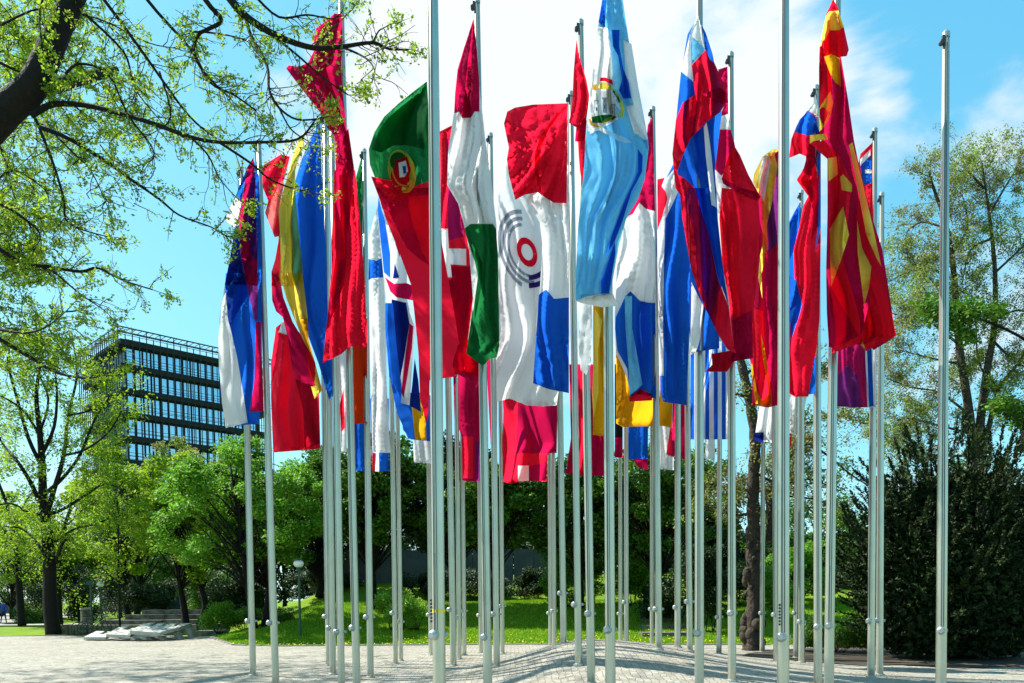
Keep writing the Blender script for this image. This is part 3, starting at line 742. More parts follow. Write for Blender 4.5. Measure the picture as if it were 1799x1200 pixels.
# yew: dark feathery mass made of drooping sprays
def yew():
    d = 17.5; T = Tree(97); rs = T.rs; s = FPX / d
    base = G(1690, 0, d + 2)
    T.limb([base, base + Vector((0, 0, 2.2)), base + Vector((.2, 0, 3.6))], .3, .08, 8)
    pos = []; outd = []
    ctr = P(1680, 1010, d + 2)
    def spray(c, dirv, L, n):
        pts = [c + dirv * L * t for t in (0, .35, .7, 1)]
        T.limb([pts[0], pts[1] + Vector((0, 0, .02)), pts[2], pts[3] - Vector((0, 0, .06 * L))], .012, .003, 4)
        for i in range(n):
            t = T.r.random(); p = c + dirv * L * t
            side = rot_about(dirv, dirv.orthogonal().normalized(), T.r.uniform(.5, 1.0)); side = rot_about(side, dirv, T.r.uniform(0, 6.28))
            w = .16 * L * (1.1 - t)
            pos.append(tuple(p + side * w * T.r.random())); outd.append(tuple((side + dirv * 1.2).normalized()))
    for i in range(2100):
        th = T.r.uniform(0, 6.28); u = T.r.uniform(-1, 1) if i % 3 else T.r.uniform(-.2, 1)
        v = Vector((math.cos(th) * math.sqrt(1 - u * u), math.sin(th) * math.sqrt(1 - u * u), u))
        if v.y > .45: continue
        rx, ry, rz = 185 / s * 1.15, 1.9, 215 / s
        rad = T.r.uniform(.55, .97) * (1 + .16 * noise.noise(v * 3.1))
        c = ctr + Vector((v.x * rx, v.y * ry, v.z * rz)) * rad
        if c.z < .25: continue
        dv = Vector((v.x * .8, v.y * .8, v.z * .5 + .45)).normalized()
        dv = (dv + Vector((T.r.gauss(0, .3), T.r.gauss(0, .3), T.r.gauss(0, .3)))).normalized()
        spray(c, dv, T.r.uniform(.35, .8), 46)
    # leading shoots that break the outline
    for x, y, dx in ((1590, 800, -.2), (1620, 775, -.1), (1560, 850, -.5), (1530, 880, -.6), (1655, 760, 0), (1700, 765, .1), (1740, 775, .1), (1780, 760, .3), (1510, 910, -.6), (1600, 770, -.4), (1680, 740, .1), (1765, 790, .3), (1795, 740, .2), (1545, 820, -.8)):
        for k in range(3):
            c = P(x + 10 * k, y + 45, d + T.r.uniform(-.3, 1)); spray(c, Vector((dx + T.r.gauss(0, .12), T.r.gauss(0, .2), 1)).normalized(), T.r.uniform(.7, 1.1), 90)
    inner = rs.normal(size=(52000, 3)); inner /= np.linalg.norm(inner, axis=1)[:, None]; inner *= (rs.random(52000) ** .33)[:, None]
    inner = inner * np.array([185 / s * 1.12, 1.8, 212 / s]) * .93 + np.array(tuple(ctr)); inner = inner[inner[:, 2] > .12]
    lv = np.concatenate([leaf_quads(np.array(pos), .115, rs, .2, .34, np.array(outd), .35), leaf_quads(inner, .15, rs, .2, .45)])
    T.finish(base, 'yew_tree', 'big dark yew with feathery upright shoots filling the lower right', 'tree', None, M_bark, M_yew, lv)
yew()

# ---------------------------------------------------------------- office block
def office():
    M_frame = mat('dark_steel_frame', (.018, .022, .025), .7, metal=.0)
    M_slab = mat('dark_slab', (.016, .019, .022), .7)
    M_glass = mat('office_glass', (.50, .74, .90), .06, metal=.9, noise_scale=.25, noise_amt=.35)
    d0 = 122.0
    C = P(222, HOR, d0); C.z = 0
    ztop = P(222, 572, d0).z
    u = Vector((.705, .709, 0)); w = Vector((-.709, .705, 0))
    LR, LL = 25.2, 18.6
    M_glass2 = mat('shaded_office_glass', (.10, .16, .20), .12, metal=.5)  # same glass as the bright face, its shade put into the colour
    root = empty('office_building', C, 'dark glass and steel office block with brise-soleil rails behind the trees', 'office building')
    fl = 3.62
    nfl = 9
    wallm = MB()
    # core
    def quadbox(o_, a, la, b_, lb, z0, z1, mb):
        p = [o_, o_ + a * la, o_ + a * la + b_ * lb, o_ + b_ * lb]
        mb.prism([(q.x, q.y) for q in p], z0, z1)
    core = MB(); quadbox(C + u * 1.6 + w * 1.6, u, LR - 3.2, w, LL - 3.2, 0, ztop - 1.2, core); core.build('wall', M_slab, root)
    for k in range(nfl + 1):
        z = ztop - 1.6 - k * fl
        sl = MB(); quadbox(C + u * .5 + w * .5, u, LR - 1, w, LL - 1, z - .8, z, sl)
        sl.build('floor_slab', M_slab, root)
        rl = MB()
        for zz in (z + .95, z + .5):
            a = C + Vector((0, 0, zz)); rl.tube([a + u * LR, a, a + w * LL], .05, 4)
        rl.build('railing', M_frame, root)
    # roof pergola
    rf = MB(); a = C + Vector((0, 0, ztop)); rf.tube([a + u * LR, a, a + w * LL, a + w * LL + u * LR], .12, 4)
    a = C + Vector((0, 0, ztop - .8)); rf.tube([a + u * LR, a, a + w * LL], .12, 4)
    n = int(LR / .9)
    for i in range(n + 1):
        p = C + u * (i * .9) + Vector((0, 0, ztop)); rf.tube([p, p + w * 1.8], .05, 4)
    for i in range(int(LL / .9)):
        p = C + w * (i * .9) + Vector((0, 0, ztop)); rf.tube([p, p + u * 1.8], .05, 4)
    rf.build('roof_grille', M_frame, root)
    # outer posts
    for i in range(int(LR / 1.05) + 1):
        p = C + u * (i * 1.05); mb = MB(); mb.tube([p + Vector((0, 0, 4)), p + Vector((0, 0, ztop - (0 if i % 2 == 0 else 1.0)))], .08, 4); mb.build('post', M_frame, root)
    for i in range(1, int(LL / .95) + 1):
        p = C + w * (i * .95); mb = MB(); mb.tube([p + Vector((0, 0, 4)), p + Vector((0, 0, ztop - (0 if i % 2 == 0 else 1.0)))], .08, 4); mb.build('post', M_frame, root)
    # panes, each in front of the core
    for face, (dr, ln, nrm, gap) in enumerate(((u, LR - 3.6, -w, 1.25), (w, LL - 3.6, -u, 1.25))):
        meshes = {}
        nn = int(ln / gap)
        me = None
        for k in range(6):
            z0 = ztop - 1.6 - (k + 1) * fl + .15; z1 = z0 + fl - 1.2
            for i in range(nn):
                q = C + u * 1.6 + w * 1.6 + dr * (i * gap + .12) + nrm * .06
                if me is None:
                    mb = MB(); e = dr * (gap - .3); t_ = nrm * .05
                    vs = [Vector((0, 0, 0)), e, e + Vector((0, 0, z1 - z0)), Vector((0, 0, z1 - z0))]
                    vs += [x + t_ for x in vs]
                    mb.add([tuple(x) for x in vs], [(0, 1, 2, 3), (7, 6, 5, 4), (0, 4, 5, 1), (1, 5, 6, 2), (2, 6, 7, 3), (3, 7, 4, 0)])
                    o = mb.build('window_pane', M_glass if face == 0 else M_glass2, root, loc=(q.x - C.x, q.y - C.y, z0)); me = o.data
                else:
                    link('window_pane', me, root, loc=(q.x - C.x, q.y - C.y, z0))
office()

# ---------------------------------------------------------------- retaining wall, steps, sculpture, lamps
def retaining_wall():
    M_w = mat('grey_concrete', (.10, .11, .11), .85, noise_scale=1.5, noise_amt=.35, bump=.01, bump_scale=20)
    M_r = mat('rail_metal', (.25, .27, .27), .5, metal=.6)
    d = 44.0
    a, b_ = P(545, HOR, d), P(1010, HOR, d)
    t = empty('retaining_wall', (a.x, d, 2.0), 'dark grey concrete wall with a thin railing on the slope behind the lawn', 'wall')
    zt = P(800, 966, d).z; n = 13; wdt = (b_.x - a.x) / n
    for i in range(n):
        mb = MB(); mb.box((a.x + (i + .5) * wdt, d, (zt + 2.0) / 2), (wdt - .04, .3 + .01 * (i % 2), zt - 2.0)); mb.build('panel', M_w, t)
    r_ = MB()
    for z in (zt + .35, zt + .75): r_.tube([(a.x, d, z), (b_.x, d, z)], .025, 5)
    for i in range(n + 1): r_.tube([(a.x + i * wdt, d, zt), (a.x + i * wdt, d, zt + .75)], .025, 5)
    r_.build('railing', M_r, t)
retaining_wall()

M_block = mat('weathered_block', (.24, .22, .17), .9, noise_scale=3.2, col2=(.05, .046, .036), bump=.02, bump_scale=12)
def steps():
    t = empty('stone_steps', G(290, 0, 38), 'broad weathered stone steps curving up to the grass on the left', 'steps')
    rr = random.Random(3)
    for (x0, x1, yt, yb, d) in ((342, 388, 1108, 1118, 37.2), (150, 384, 1098, 1108, 38.2), (172, 360, 1089.5, 1099, 39.2), (217, 360, 1080, 1090, 40.2), (247, 367, 1071.5, 1081, 41.2)):
        p0, p1 = P(x0, yt, d), P(x1, yt, d); zt = P((x0 + x1) / 2, yt, d).z; zb = P((x0 + x1) / 2, yb + 2, d).z
        n = max(1, round((p1.x - p0.x) / 1.05)); w = (p1.x - p0.x) / n
        for i in range(n):
            xx = p0.x + (i + .5) * w; bow = .25 * ((i + .5) / n - .5) ** 2 * 4
            mb = MB(); mb.box((xx, d + .55 + bow, (zt + zb - .35) / 2 + rr.uniform(-.01, .01)), (w - .035, 1.15, zt - zb + .35)); mb.build('stone_block', M_block, t)
steps()
def low_wall():
    c = G(127, 0, 38.5)
    t = empty('low_stone_wall', c, 'low stone edging wall between the thick left trunk and the bicycle', 'wall')
    for i in range(5):
        p = P(108 + i * 11, 1100, 38.5); mb = MB(); mb.box((p.x, 38.5, .25 + .02 * (i % 2)), (.27, .5, .5)); mb.build('stone_block', M_block, t)
low_wall()
def dark_steps():
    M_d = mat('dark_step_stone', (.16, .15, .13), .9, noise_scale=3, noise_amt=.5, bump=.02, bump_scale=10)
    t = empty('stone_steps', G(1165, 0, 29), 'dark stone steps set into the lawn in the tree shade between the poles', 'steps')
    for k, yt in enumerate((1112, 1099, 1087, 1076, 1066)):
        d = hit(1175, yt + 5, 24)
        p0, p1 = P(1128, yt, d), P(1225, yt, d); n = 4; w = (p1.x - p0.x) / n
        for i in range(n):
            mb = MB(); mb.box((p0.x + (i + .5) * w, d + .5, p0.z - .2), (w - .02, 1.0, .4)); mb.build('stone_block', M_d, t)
dark_steps()
def bollard():
    p = G(151, 0, 40); s = FPX / 40
    zt = P(151, 1068, 40).z
    t = empty('stone_drum', p, 'round rough stone drum standing at the left end of the steps', 'stone drum')
    mb = MB(); mb.tube([(p.x, p.y, 0), (p.x, p.y, zt - .08)], [.28, .27], 16); mb.build('drum', M_block, t, smooth=False)
    mb = MB(); mb.tube([(p.x, p.y, zt - .08), (p.x, p.y, zt)], [.31, .30], 16); mb.build('cap', M_stone, t)
bollard()
def sculpture():
    t = empty('slab_sculpture', G(245, 0, 32), 'low pale concrete sculpture of tilted notched slabs lying on the plaza', 'sculpture')
    M_c = mat('pale_concrete', (.55, .53, .47), .85, noise_scale=5, noise_amt=.35, bump=.01, bump_scale=14, detail=9)
    c = lambda x, y: (150 + x / 6.668, 1020 + y / 6.668)
    def slab(top, th):
        # top: (x, y, depth)
        v = []
        for x, y, d in top:
            a, b_ = c(x, y); p = P(a, b_, d); v.append((p.x, p.y, max(p.z, .06)))
        n = len(v)
        mb = MB(); mb.add(v + [(x, y, max(z - th * .5, .0)) for x, y, z in v], [tuple(range(n))[::-1], tuple(range(n, 2 * n))] + [(i, (i + 1) % n, (i + 1) % n + n, i + n) for i in range(n)])
        o = mb.build('slab', M_c, t)
        return o
    F0, B0, Mi = 32.0, 34.6, 33.2
    slab([(-20, 662, F0), (240, 662, F0), (330, 600, 33.8), (262, 595, 33.8), (215, 628, 32.9), (165, 628, 32.9), (225, 592, B0 - .5), (130, 590, B0 - .5)], .22)
    slab([(242, 628, F0), (520, 640, F0), (640, 560, 33.6), (560, 548, 33.8), (500, 578, 32.9), (425, 572, 32.9), (520, 530, B0 - .3), (415, 530, B0 - .3)], .22)
    slab([(520, 588, F0 - .1), (650, 600, F0 - .1), (870, 610, F0 - .1), (980, 575, F0 + .3), (1100, 545, F0 + .9), (1245, 500, B0),
          (1120, 497, B0), (1060, 535, 33.2), (1020, 535, 33.2), (1090, 497, B0), (985, 497, B0), (925, 530, 33.2), (875, 528, 33.2), (945, 495, B0),
          (850, 497, B0), (790, 532, 33.2), (735, 528, 33.2), (820, 492, B0), (690, 500, B0)], .26)
    for (x, yt, d) in ((585, 690, 32.9), (760, 665, 32.7), (900, 650, 32.5), (1085, 610, 33.0), (1232, 560, 33.8)):
        a, b_ = c(x, yt); p = P(a, b_, d); mb = MB()
        mb.add([(p.x - .10, p.y, .0), (p.x + .12, p.y, .0), (p.x - .02, p.y, p.z), (p.x - .22, p.y, p.z), (p.x - .10, p.y + .35, .0), (p.x + .12, p.y + .35, .0), (p.x - .02, p.y + .35, p.z), (p.x - .22, p.y + .35, p.z)],
               [(0, 1, 2, 3), (7, 6, 5, 4), (0, 4, 5, 1), (1, 5, 6, 2), (2, 6, 7, 3), (3, 7, 4, 0)]); mb.build('support', M_c, t)
sculpture()

M_lampg = mat('lamp_green', (.03, .09, .06), .5)
M_globe = mat('lamp_globe', (.8, .82, .80), .3)
def lamp(px, d, ytop, label):
    g = G(px, 0, d); zt = P(px, ytop, d).z
    t = empty('street_lamp', g, label, 'lamp', 'park lamps')
    mb = MB(); mb.tube([(g.x, g.y, g.z), (g.x, g.y, zt - .25)], [.055, .04], 8); mb.build('post', M_lampg, t)
    mb = MB(); mb.sphere((g.x, g.y, zt), .2, 12, 8, (1, 1, .8)); mb.build('lamp_globe', M_globe, t, smooth=True)
    mb = MB(); mb.tube([(g.x, g.y, zt + .12), (g.x, g.y, zt + .2)], [.22, .03], 12); mb.tube([(g.x, g.y, zt - .28), (g.x, g.y, zt - .16)], [.06, .1], 10); mb.build('collar', M_lampg, t)
lamp(526, 30.5, 990, 'green post lamp on the shaded lawn just left of the first pole cluster')
lamp(400, 42, 993, 'lamp with pale globe in the shade under the maple')
lamp(177, 50, 1027, 'lamp with bright white globe above the stone steps at the left')
lamp(179, 66, 1058, 'smaller distant lamp with white globe low behind the steps')
# tall plain green post
g = G(160, 0, 39); t = empty('sign_post', g, 'thin green post with a small dark board next to the round stone drum', 'post')
mb = MB(); mb.tube([(g.x, g.y, 0), (g.x, g.y, P(160, 1022, 39).z)], .05, 8); mb.build('post', M_lampg, t)
mb = MB(); mb.box((g.x, g.y - .06, P(160, 1024, 39).z), (.35, .04, .22)); mb.build('board', M_lampg, t)

def bicycle(px, d, col, label, rz):
    g = G(px, 0, d); t = empty('bicycle', g, label, 'bicycle', 'bicycles by the steps')
    M_b = mat('bike_black', (.02, .02, .022), .4); M_f = mat('bike_frame_' + label[:6], col, .4)
    ca, sa = math.cos(rz), math.sin(rz)
    def w(x, z, y=0): return (g.x + x * ca - y * sa, g.y + x * sa + y * ca, g.z + z)
    for cx in (-.52, .52):
        mb = MB(); pts = [w(cx + .33 * math.cos(a), .34 + .33 * math.sin(a)) for a in np.linspace(0, 2 * math.pi, 17)]
        mb.tube(pts, .02, 5, False)
        for k in range(6):
            a = k * math.pi / 6; mb.tube([w(cx + .33 * math.cos(a), .34 + .33 * math.sin(a)), w(cx - .33 * math.cos(a), .34 - .33 * math.sin(a))], .004, 3)
        mb.build('wheel', M_b, t)
    mb = MB()
    for a, b_ in (((-.52, .34), (-.12, .3)), ((-.52, .34), (-.2, .75)), ((-.12, .3), (-.22, .85)), ((-.12, .3), (.36, .72)), ((-.2, .75), (.34, .8)), ((.34, .85), (.52, .34))):
        mb.tube([w(*a), w(*b_)], .018, 5)
    mb.build('frame', M_f, t)
    mb = MB(); mb.tube([w(.34, .85), w(.3, 1.0)], .014, 5); mb.tube([w(.3, 1.0, -.28), w(.3, 1.0, .28)], .014, 5); mb.build('handlebar', M_b, t)
    mb = MB(); mb.box(w(-.23, .92), (.26, .13, .05), rz); mb.build('saddle', M_b, t)
bicycle(159, 37.2, (.02, .03, .04), 'dark bicycle leaning by the green post, nearer the plaza', .5)
bicycle(168, 37.7, (.05, .06, .08), 'grey bicycle behind the dark one by the low stone wall', .2)
bicycle(171, 52, (.5, .5, .5), 'pale bicycle parked farther back beyond the steps', .1)
bicycle(178, 53, (.25, .3, .35), 'blue grey bicycle farthest back beyond the steps', -.2)

# distant cyclist-less pedestrian and parked car on the street at the far left
def skin_person(px, d, label):
    g = G(px, 0, d)
    root = empty('person', g, label, 'person')
    J = [(0, 0, .95), (0, 0, 1.2), (0, 0, 1.42), (0, 0, 1.52), (0, -.01, 1.66), (.09, 0, .9), (.11, .06, .5), (.12, .14, .08), (.12, .02, .04), (-.09, 0, .9), (-.10, -.1, .5), (-.10, -.2, .1), (-.10, -.32, .05),
         (.19, 0, 1.4), (.25, .08, 1.12), (.24, -.08, .9), (-.19, 0, 1.4), (-.25, -.06, 1.12), (-.22, -.22, .92)]
    E = [(0, 1), (1, 2), (2, 3), (3, 4), (0, 5), (5, 6), (6, 7), (7, 8), (0, 9), (9, 10), (10, 11), (11, 12), (2, 13), (13, 14), (14, 15), (2, 16), (16, 17), (17, 18)]
    Rr = [.14, .13, .15, .06, .105, .095, .065, .045, .04, .095, .065, .045, .04, .065, .05, .035, .065, .05, .035]
    me = bpy.data.meshes.new('body'); me.from_pydata(J, E, [])
    o = bpy.data.objects.new('body', me); COL.objects.link(o); o.parent = root
    md = o.modifiers.new('skin', 'SKIN'); 
    for i, r_ in enumerate(Rr): me.skin_vertices[0].data[i].radius = (r_, r_ * .85)
    me.skin_vertices[0].data[0].use_root = True
    o.modifiers.new('sub', 'SUBSURF').levels = 1; o.modifiers['sub'].render_levels = 1
    m = bpy.data.materials.new('blue_clothes'); m.use_nodes = True; t = m.node_tree; b_ = t.nodes['Principled BSDF']; b_.inputs['Roughness'].default_value = .85
    co = t.nodes.new('ShaderNodeTexCoord'); sp = t.nodes.new('ShaderNodeSeparateXYZ'); t.links.new(co.outputs['Object'], sp.inputs[0])
    cr = t.nodes.new('ShaderNodeValToRGB'); mr = t.nodes.new('ShaderNodeMapRange'); mr.inputs['From Max'].default_value = 1.8
    t.links.new(sp.outputs[2], mr.inputs['Value']); t.links.new(mr.outputs[0], cr.inputs[0]); t.links.new(cr.outputs[0], b_.inputs['Base Color'])
    cr.color_ramp.interpolation = 'CONSTANT'; cr.color_ramp.elements[0].color = (.01, .03, .12, 1)
    e = cr.color_ramp.elements.new(.52); e.color = (.02, .06, .35, 1); e = cr.color_ramp.elements.new(.83); e.color = (.45, .28, .2, 1); cr.color_ramp.elements[-1].color = (.45, .28, .2, 1)
    me.materials.append(m)
    mb = MB(); mb.sphere((g.x, g.y + .02, g.z + 1.73), .115, 10, 6); mb.build('hair', mat('dark_hair', (.03, .02, .015), .8), root, smooth=True)
skin_person(5, 62, 'person in blue clothes walking on the paving at the far left edge')
def car():
    g = G(14, 0, 92)
    t = empty('parked_car', g, 'small dark parked car at the far left behind the walking person', 'car')
    M_c = mat('car_paint', (.03, .035, .045), .25, metal=.3, spec=.6); M_g = mat('car_glass', (.05, .07, .08), .1, spec=.8); M_t = mat('tyre', (.015, .015, .015), .8)
    prof = [(-2.1, .35), (-2.15, .7), (-1.95, .9), (-1.3, .98), (-.75, 1.38), (.6, 1.42), (1.3, 1.0), (2.0, .88), (2.12, .6), (2.05, .35)]
    mb = MB(); n = len(prof)
    mb.add([(g.x + x, g.y - .85, z) for x, z in prof] + [(g.x + x, g.y + .85, z) for x, z in prof], [tuple(range(n)), tuple(range(n, 2 * n))[::-1]] + [(i, i + n, (i + 1) % n + n, (i + 1) % n) for i in range(n)])
    mb.build('body', M_c, t)
    for x0, x1, x2, x3 in ((-1.15, -.7, -.1, -.1), (-.02, -.02, .55, 1.1)):
        mb = MB(); mb.add([(g.x + x0, g.y - .86, 1.0), (g.x + x1, g.y - .86, 1.33), (g.x + x2, g.y - .86, 1.35), (g.x + x3, g.y - .86, 1.02)], [(3, 2, 1, 0)]); mb.build('side_window', M_g, t)
    for x in (-1.35, 1.35):
        for y in (-.8, .8):
            mb = MB(); mb.tube([(g.x + x, g.y + y - .1, .32), (g.x + x, g.y + y + .1, .32)], .32, 14); mb.build('wheel', M_t, t)
car()

# ---------------------------------------------------------------- flags
def flagm(name, col, tr=.5):
    return mat('cloth_' + name, col, .9, trans=tr, bump=.0012, bump_scale=60, spec=.06)
FC = dict(
    red=(.86, .012, .045), crim=(.50, .006, .065), maroon=(.42, .005, .02), blue=(.010, .11, .60), navy=(.006, .02, .20), lblue=(.16, .56, .88), white=(.80, .82, .84),  # crim and maroon: deep red cloth, also shade painted into red fields
    green=(.012, .16, .045), yellow=(.90, .72, .10), gold=(.70, .36, .01), purple=(.16, .02, .16), grey=(.36, .40, .48), violet=(.06, .03, .22), pink=(.80, .12, .12), orange=(.62, .035, .006), black=(.02, .02, .02), magenta=(.42, .01, .10))  # purple and magenta paint shade into red cloth, pink paints light into it
FM = {k: flagm(k, v, .78 if k not in ('white', 'lblue') else .5) for k, v in FC.items()}
fkeys = list(FC)
CR_ = dict(A=(370, 230, 4.444), B=(370, 480, 3.748), C=(480, 0, 4.0), D=(580, 330, 4.445), E=(580, 580, 4.445), F=(740, 180, 4.445), G=(740, 420, 4.286), H=(740, 620, 5.0),
           I=(960, 0, 4.286), J=(960, 260, 4.286), K=(960, 520, 3.529), L=(1140, 50, 4.0), M=(1140, 330, 3.636), N=(1300, 150, 4.0), O=(1300, 430, 3.244), Q=(1400, 0, 4.0),
           C1=(340, 0, 2.857), C2=(340, 400, 2.609), C3=(740, 0, 2.857), C4=(740, 400, 2.609), C5=(1140, 0, 2.857), C6=(1140, 400, 2.609), R=(1400, 250, 1.967), Z=(0, 0, 1.0))
def c_(k, *pts):
    x0, y0, s = CR_[k]; return [(x0 + x / s, y0 + y / s) for x, y in pts]

def span(poly, y):
    xs_ = []
    n = len(poly)
    for i in range(n):
        (x1, y1), (x2, y2) = poly[i], poly[(i + 1) % n]
        if (y1 <= y) != (y2 <= y): xs_.append(x1 + (y - y1) * (x2 - x1) / (y2 - y1))
    return (min(xs_), max(xs_)) if len(xs_) >= 2 else None

def flag_sheet(mb, d, dz, regs, seed, folds, amp, step=5.0, base=None, bseed=0, own=.2):
    outline = regs[0][1]
    s = FPX / d
    xmin = min(p[0] for p in outline); xmax = max(p[0] for p in outline); ymin = min(p[1] for p in outline); ymax = max(p[1] for p in outline)
    for _, pl in regs[1:]:
        xmin = min(xmin, min(p[0] for p in pl)); xmax = max(xmax, max(p[0] for p in pl))
    pts = []; ed = []
    for col, pl in regs:
        o = len(pts)
        # subdivide long edges
        q = []
        for i in range(len(pl)):
            a, b_ = pl[i], pl[(i + 1) % len(pl)]
            k = max(1, int(math.hypot(b_[0] - a[0], b_[1] - a[1]) / (step * 1.6)))
            for j in range(k): q.append((a[0] + (b_[0] - a[0]) * j / k, a[1] + (b_[1] - a[1]) * j / k))
        pts += [Vector(p) for p in q]; ed += [(o + i, o + (i + 1) % len(q)) for i in range(len(q))]
    y = ymin
    r_ = 0
    while y < ymax:
        sp_ = span(outline, y + .01)
        if sp_:
            x = sp_[0] + step * (.5 if r_ % 2 else .25)
            while x < sp_[1]:
                pts.append(Vector((x, y))); x += step
        y += step * .9; r_ += 1
    v, e, f, *_ = delaunay_2d_cdt(pts, ed, [], 0, 1e-3)
    def field(poly, x, y, sd, k):
        rr = random.Random(sd); ph1, ph2, ph3 = (rr.uniform(0, 6.28) for _ in range(3))
        lo = min(q[1] for q in poly); hi = max(q[1] for q in poly)
        sp_ = span(poly, min(max(y, lo + .02), hi - .02)) or (x - 1, x + 1)
        w = max(4.0, sp_[1] - sp_[0]); u_ = (x - sp_[0]) / w; wm = w / s
        A = amp * k * min(wm, 1.4) / max(folds, .5)
        drift = .16 * math.sin(y * .010 + ph1) + .06 * math.sin(y * .031 + ph3)
        uu = (u_ + drift) * folds
        n1 = noise.noise(Vector((uu * 1.7, y * .0034, sd)))
        n2 = noise.noise(Vector((uu * 3.8 + n1, y * .0062, sd + 3)))
        n3 = noise.noise(Vector((uu * 7.0 + y * .012, y * .011, sd + 7)))
        return A * (2.5 * n1 + .95 * n2 + .20 * n3 + .35 * math.sin(2 * math.pi * uu + ph2))
    V3 = []
    for p in v:
        z = field(base, p.x, p.y, bseed, 1.35)
        if base is not outline: z += field(outline, p.x, p.y, seed, own) if own else 0
        z += .022 * noise.noise(Vector((p.x * .05 + p.y * .03, p.y * .02, bseed + 5)))
        V3.append(tuple(P(p.x, p.y, d - dz - z)))
    F_, Mi = [], []
    for t in f:
        cx = sum(v[i].x for i in t) / len(t); cy = sum(v[i].y for i in t) / len(t)
        c = None
        for col, pl in regs:
            if inside(cx, cy, pl): c = col
        if c is None: continue
        F_.append(tuple(t)); Mi.append(fkeys.index(c))
    o = len(mb.v); mb.v.extend(V3)
    mb.f.extend(tuple(i + o for i in t) for t in F_); mb.m.extend(Mi)

nflag = 0
FP = {}
def flag(d, label, sheets, group='national flags on the plaza', folds=2.5, amp=.42, own=.2, cat='flag'):
    global nflag
    nflag += 1
    mb = MB()
    for i, sh in enumerate(sheets):
        dz = sh[0]; regs = sh[1:]
        flag_sheet(mb, d, dz, regs, nflag * 7 + i, folds, amp, base=sheets[0][1][1], bseed=nflag * 7, own=own)
    used = sorted(set(mb.m)); mp_ = {u: i for i, u in enumerate(used)}
    mb.m = [mp_[u] for u in mb.m]
    # origin at the flag's own place
    c = sum((Vector(p) for p in mb.v), Vector()) / len(mb.v)
    mb.v = [tuple(Vector(p) - c) for p in mb.v]
    me = bpy.data.meshes.new('flag'); me.from_pydata(mb.v, [], mb.f)
    for u in used: me.materials.append(FM[fkeys[u]])
    me.polygons.foreach_set('material_index', mb.m); me.polygons.foreach_set('use_smooth', [True] * len(mb.f))
    me.update()
    o = link('flag', me, None, c)
    tag(o, label, cat, group)
    FP[o.name] = (d, folds, amp, sheets[0][1][1], nflag * 7)
    return o

Z = lambda *p: c_('Z', *p)
# F1 red / blue / white (left-most)
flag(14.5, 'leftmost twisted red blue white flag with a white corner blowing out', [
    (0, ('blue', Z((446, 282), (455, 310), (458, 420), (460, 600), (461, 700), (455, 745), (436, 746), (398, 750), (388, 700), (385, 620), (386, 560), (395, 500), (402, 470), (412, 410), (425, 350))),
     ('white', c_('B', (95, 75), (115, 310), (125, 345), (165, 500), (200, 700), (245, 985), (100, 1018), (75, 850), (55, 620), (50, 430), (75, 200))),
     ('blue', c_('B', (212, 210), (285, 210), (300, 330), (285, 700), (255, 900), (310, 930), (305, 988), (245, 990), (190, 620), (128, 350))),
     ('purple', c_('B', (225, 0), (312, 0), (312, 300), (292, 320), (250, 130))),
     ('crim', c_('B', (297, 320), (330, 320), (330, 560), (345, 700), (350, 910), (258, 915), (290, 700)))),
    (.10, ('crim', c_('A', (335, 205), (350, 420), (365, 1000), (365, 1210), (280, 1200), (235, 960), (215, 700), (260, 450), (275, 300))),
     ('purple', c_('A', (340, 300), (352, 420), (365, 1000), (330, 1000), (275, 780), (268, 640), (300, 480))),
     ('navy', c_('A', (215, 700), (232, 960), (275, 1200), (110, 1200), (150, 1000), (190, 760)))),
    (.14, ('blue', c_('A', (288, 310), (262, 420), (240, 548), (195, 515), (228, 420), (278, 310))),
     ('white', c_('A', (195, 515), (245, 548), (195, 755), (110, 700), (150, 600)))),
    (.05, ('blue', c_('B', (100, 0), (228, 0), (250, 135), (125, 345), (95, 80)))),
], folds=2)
# F3 red with white top edge
flag(19, 'broad red flag with white top edge low behind the blue yellow red one', [
    (0, ('red', Z((485, 575), (505, 560), (540, 600), (560, 680), (563, 788), (545, 790), (480, 795), (476, 700), (476, 640), (480, 610))),
     ('white', Z((489, 584), (500, 555), (504, 588))), ('maroon', c_('B', (560, 700), (700, 740), (718, 1120), (620, 1160), (610, 900))))], folds=2.2)
# F4 blue yellow red
flag(16.6, 'blue yellow and red vertical tricolour hanging behind twigs of the foreground tree', [
    (0, ('blue', Z((563, 212), (565, 300), (572, 430), (576, 560), (590, 610), (592, 690), (578, 702), (560, 640), (530, 560), (510, 480), (505, 400), (515, 330), (530, 280), (545, 245)))),
    (.12, ('yellow', c_('A', (740, 0), (720, 130), (660, 310), (660, 420), (668, 560), (720, 1100), (722, 1210), (530, 1210), (530, 1000), (530, 700), (530, 600), (600, 350), (640, 200), (690, 60)))),
    (.14, ('yellow', c_('B', (455, 0), (605, 0), (640, 300), (645, 440), (680, 560), (735, 770), (685, 828), (660, 745), (690, 740), (600, 420), (500, 170))),
     ('gold', c_('B', (590, 300), (640, 300), (645, 440), (685, 580), (735, 770), (715, 790), (700, 640), (620, 450)))),
    (.18, ('red', c_('A', (620, 200), (560, 430), (530, 620), (540, 800), (505, 1000), (475, 1100), (475, 1210), (538, 1210), (545, 1000), (542, 820), (500, 830), (425, 640), (450, 545), (365, 340), (410, 270), (545, 185))),
     ('pink', c_('A', (555, 385), (575, 410), (520, 660), (490, 800), (425, 635)))),
    (.20, ('crim', c_('B', (400, 0), (450, 0), (480, 160), (540, 320), (600, 420), (690, 590), (685, 740), (600, 720), (540, 640), (510, 430), (475, 290), (430, 250), (405, 180))),
     ('red', c_('B', (630, 500), (680, 570), (690, 660), (680, 740), (640, 620)))),
], folds=1.6, amp=.3)
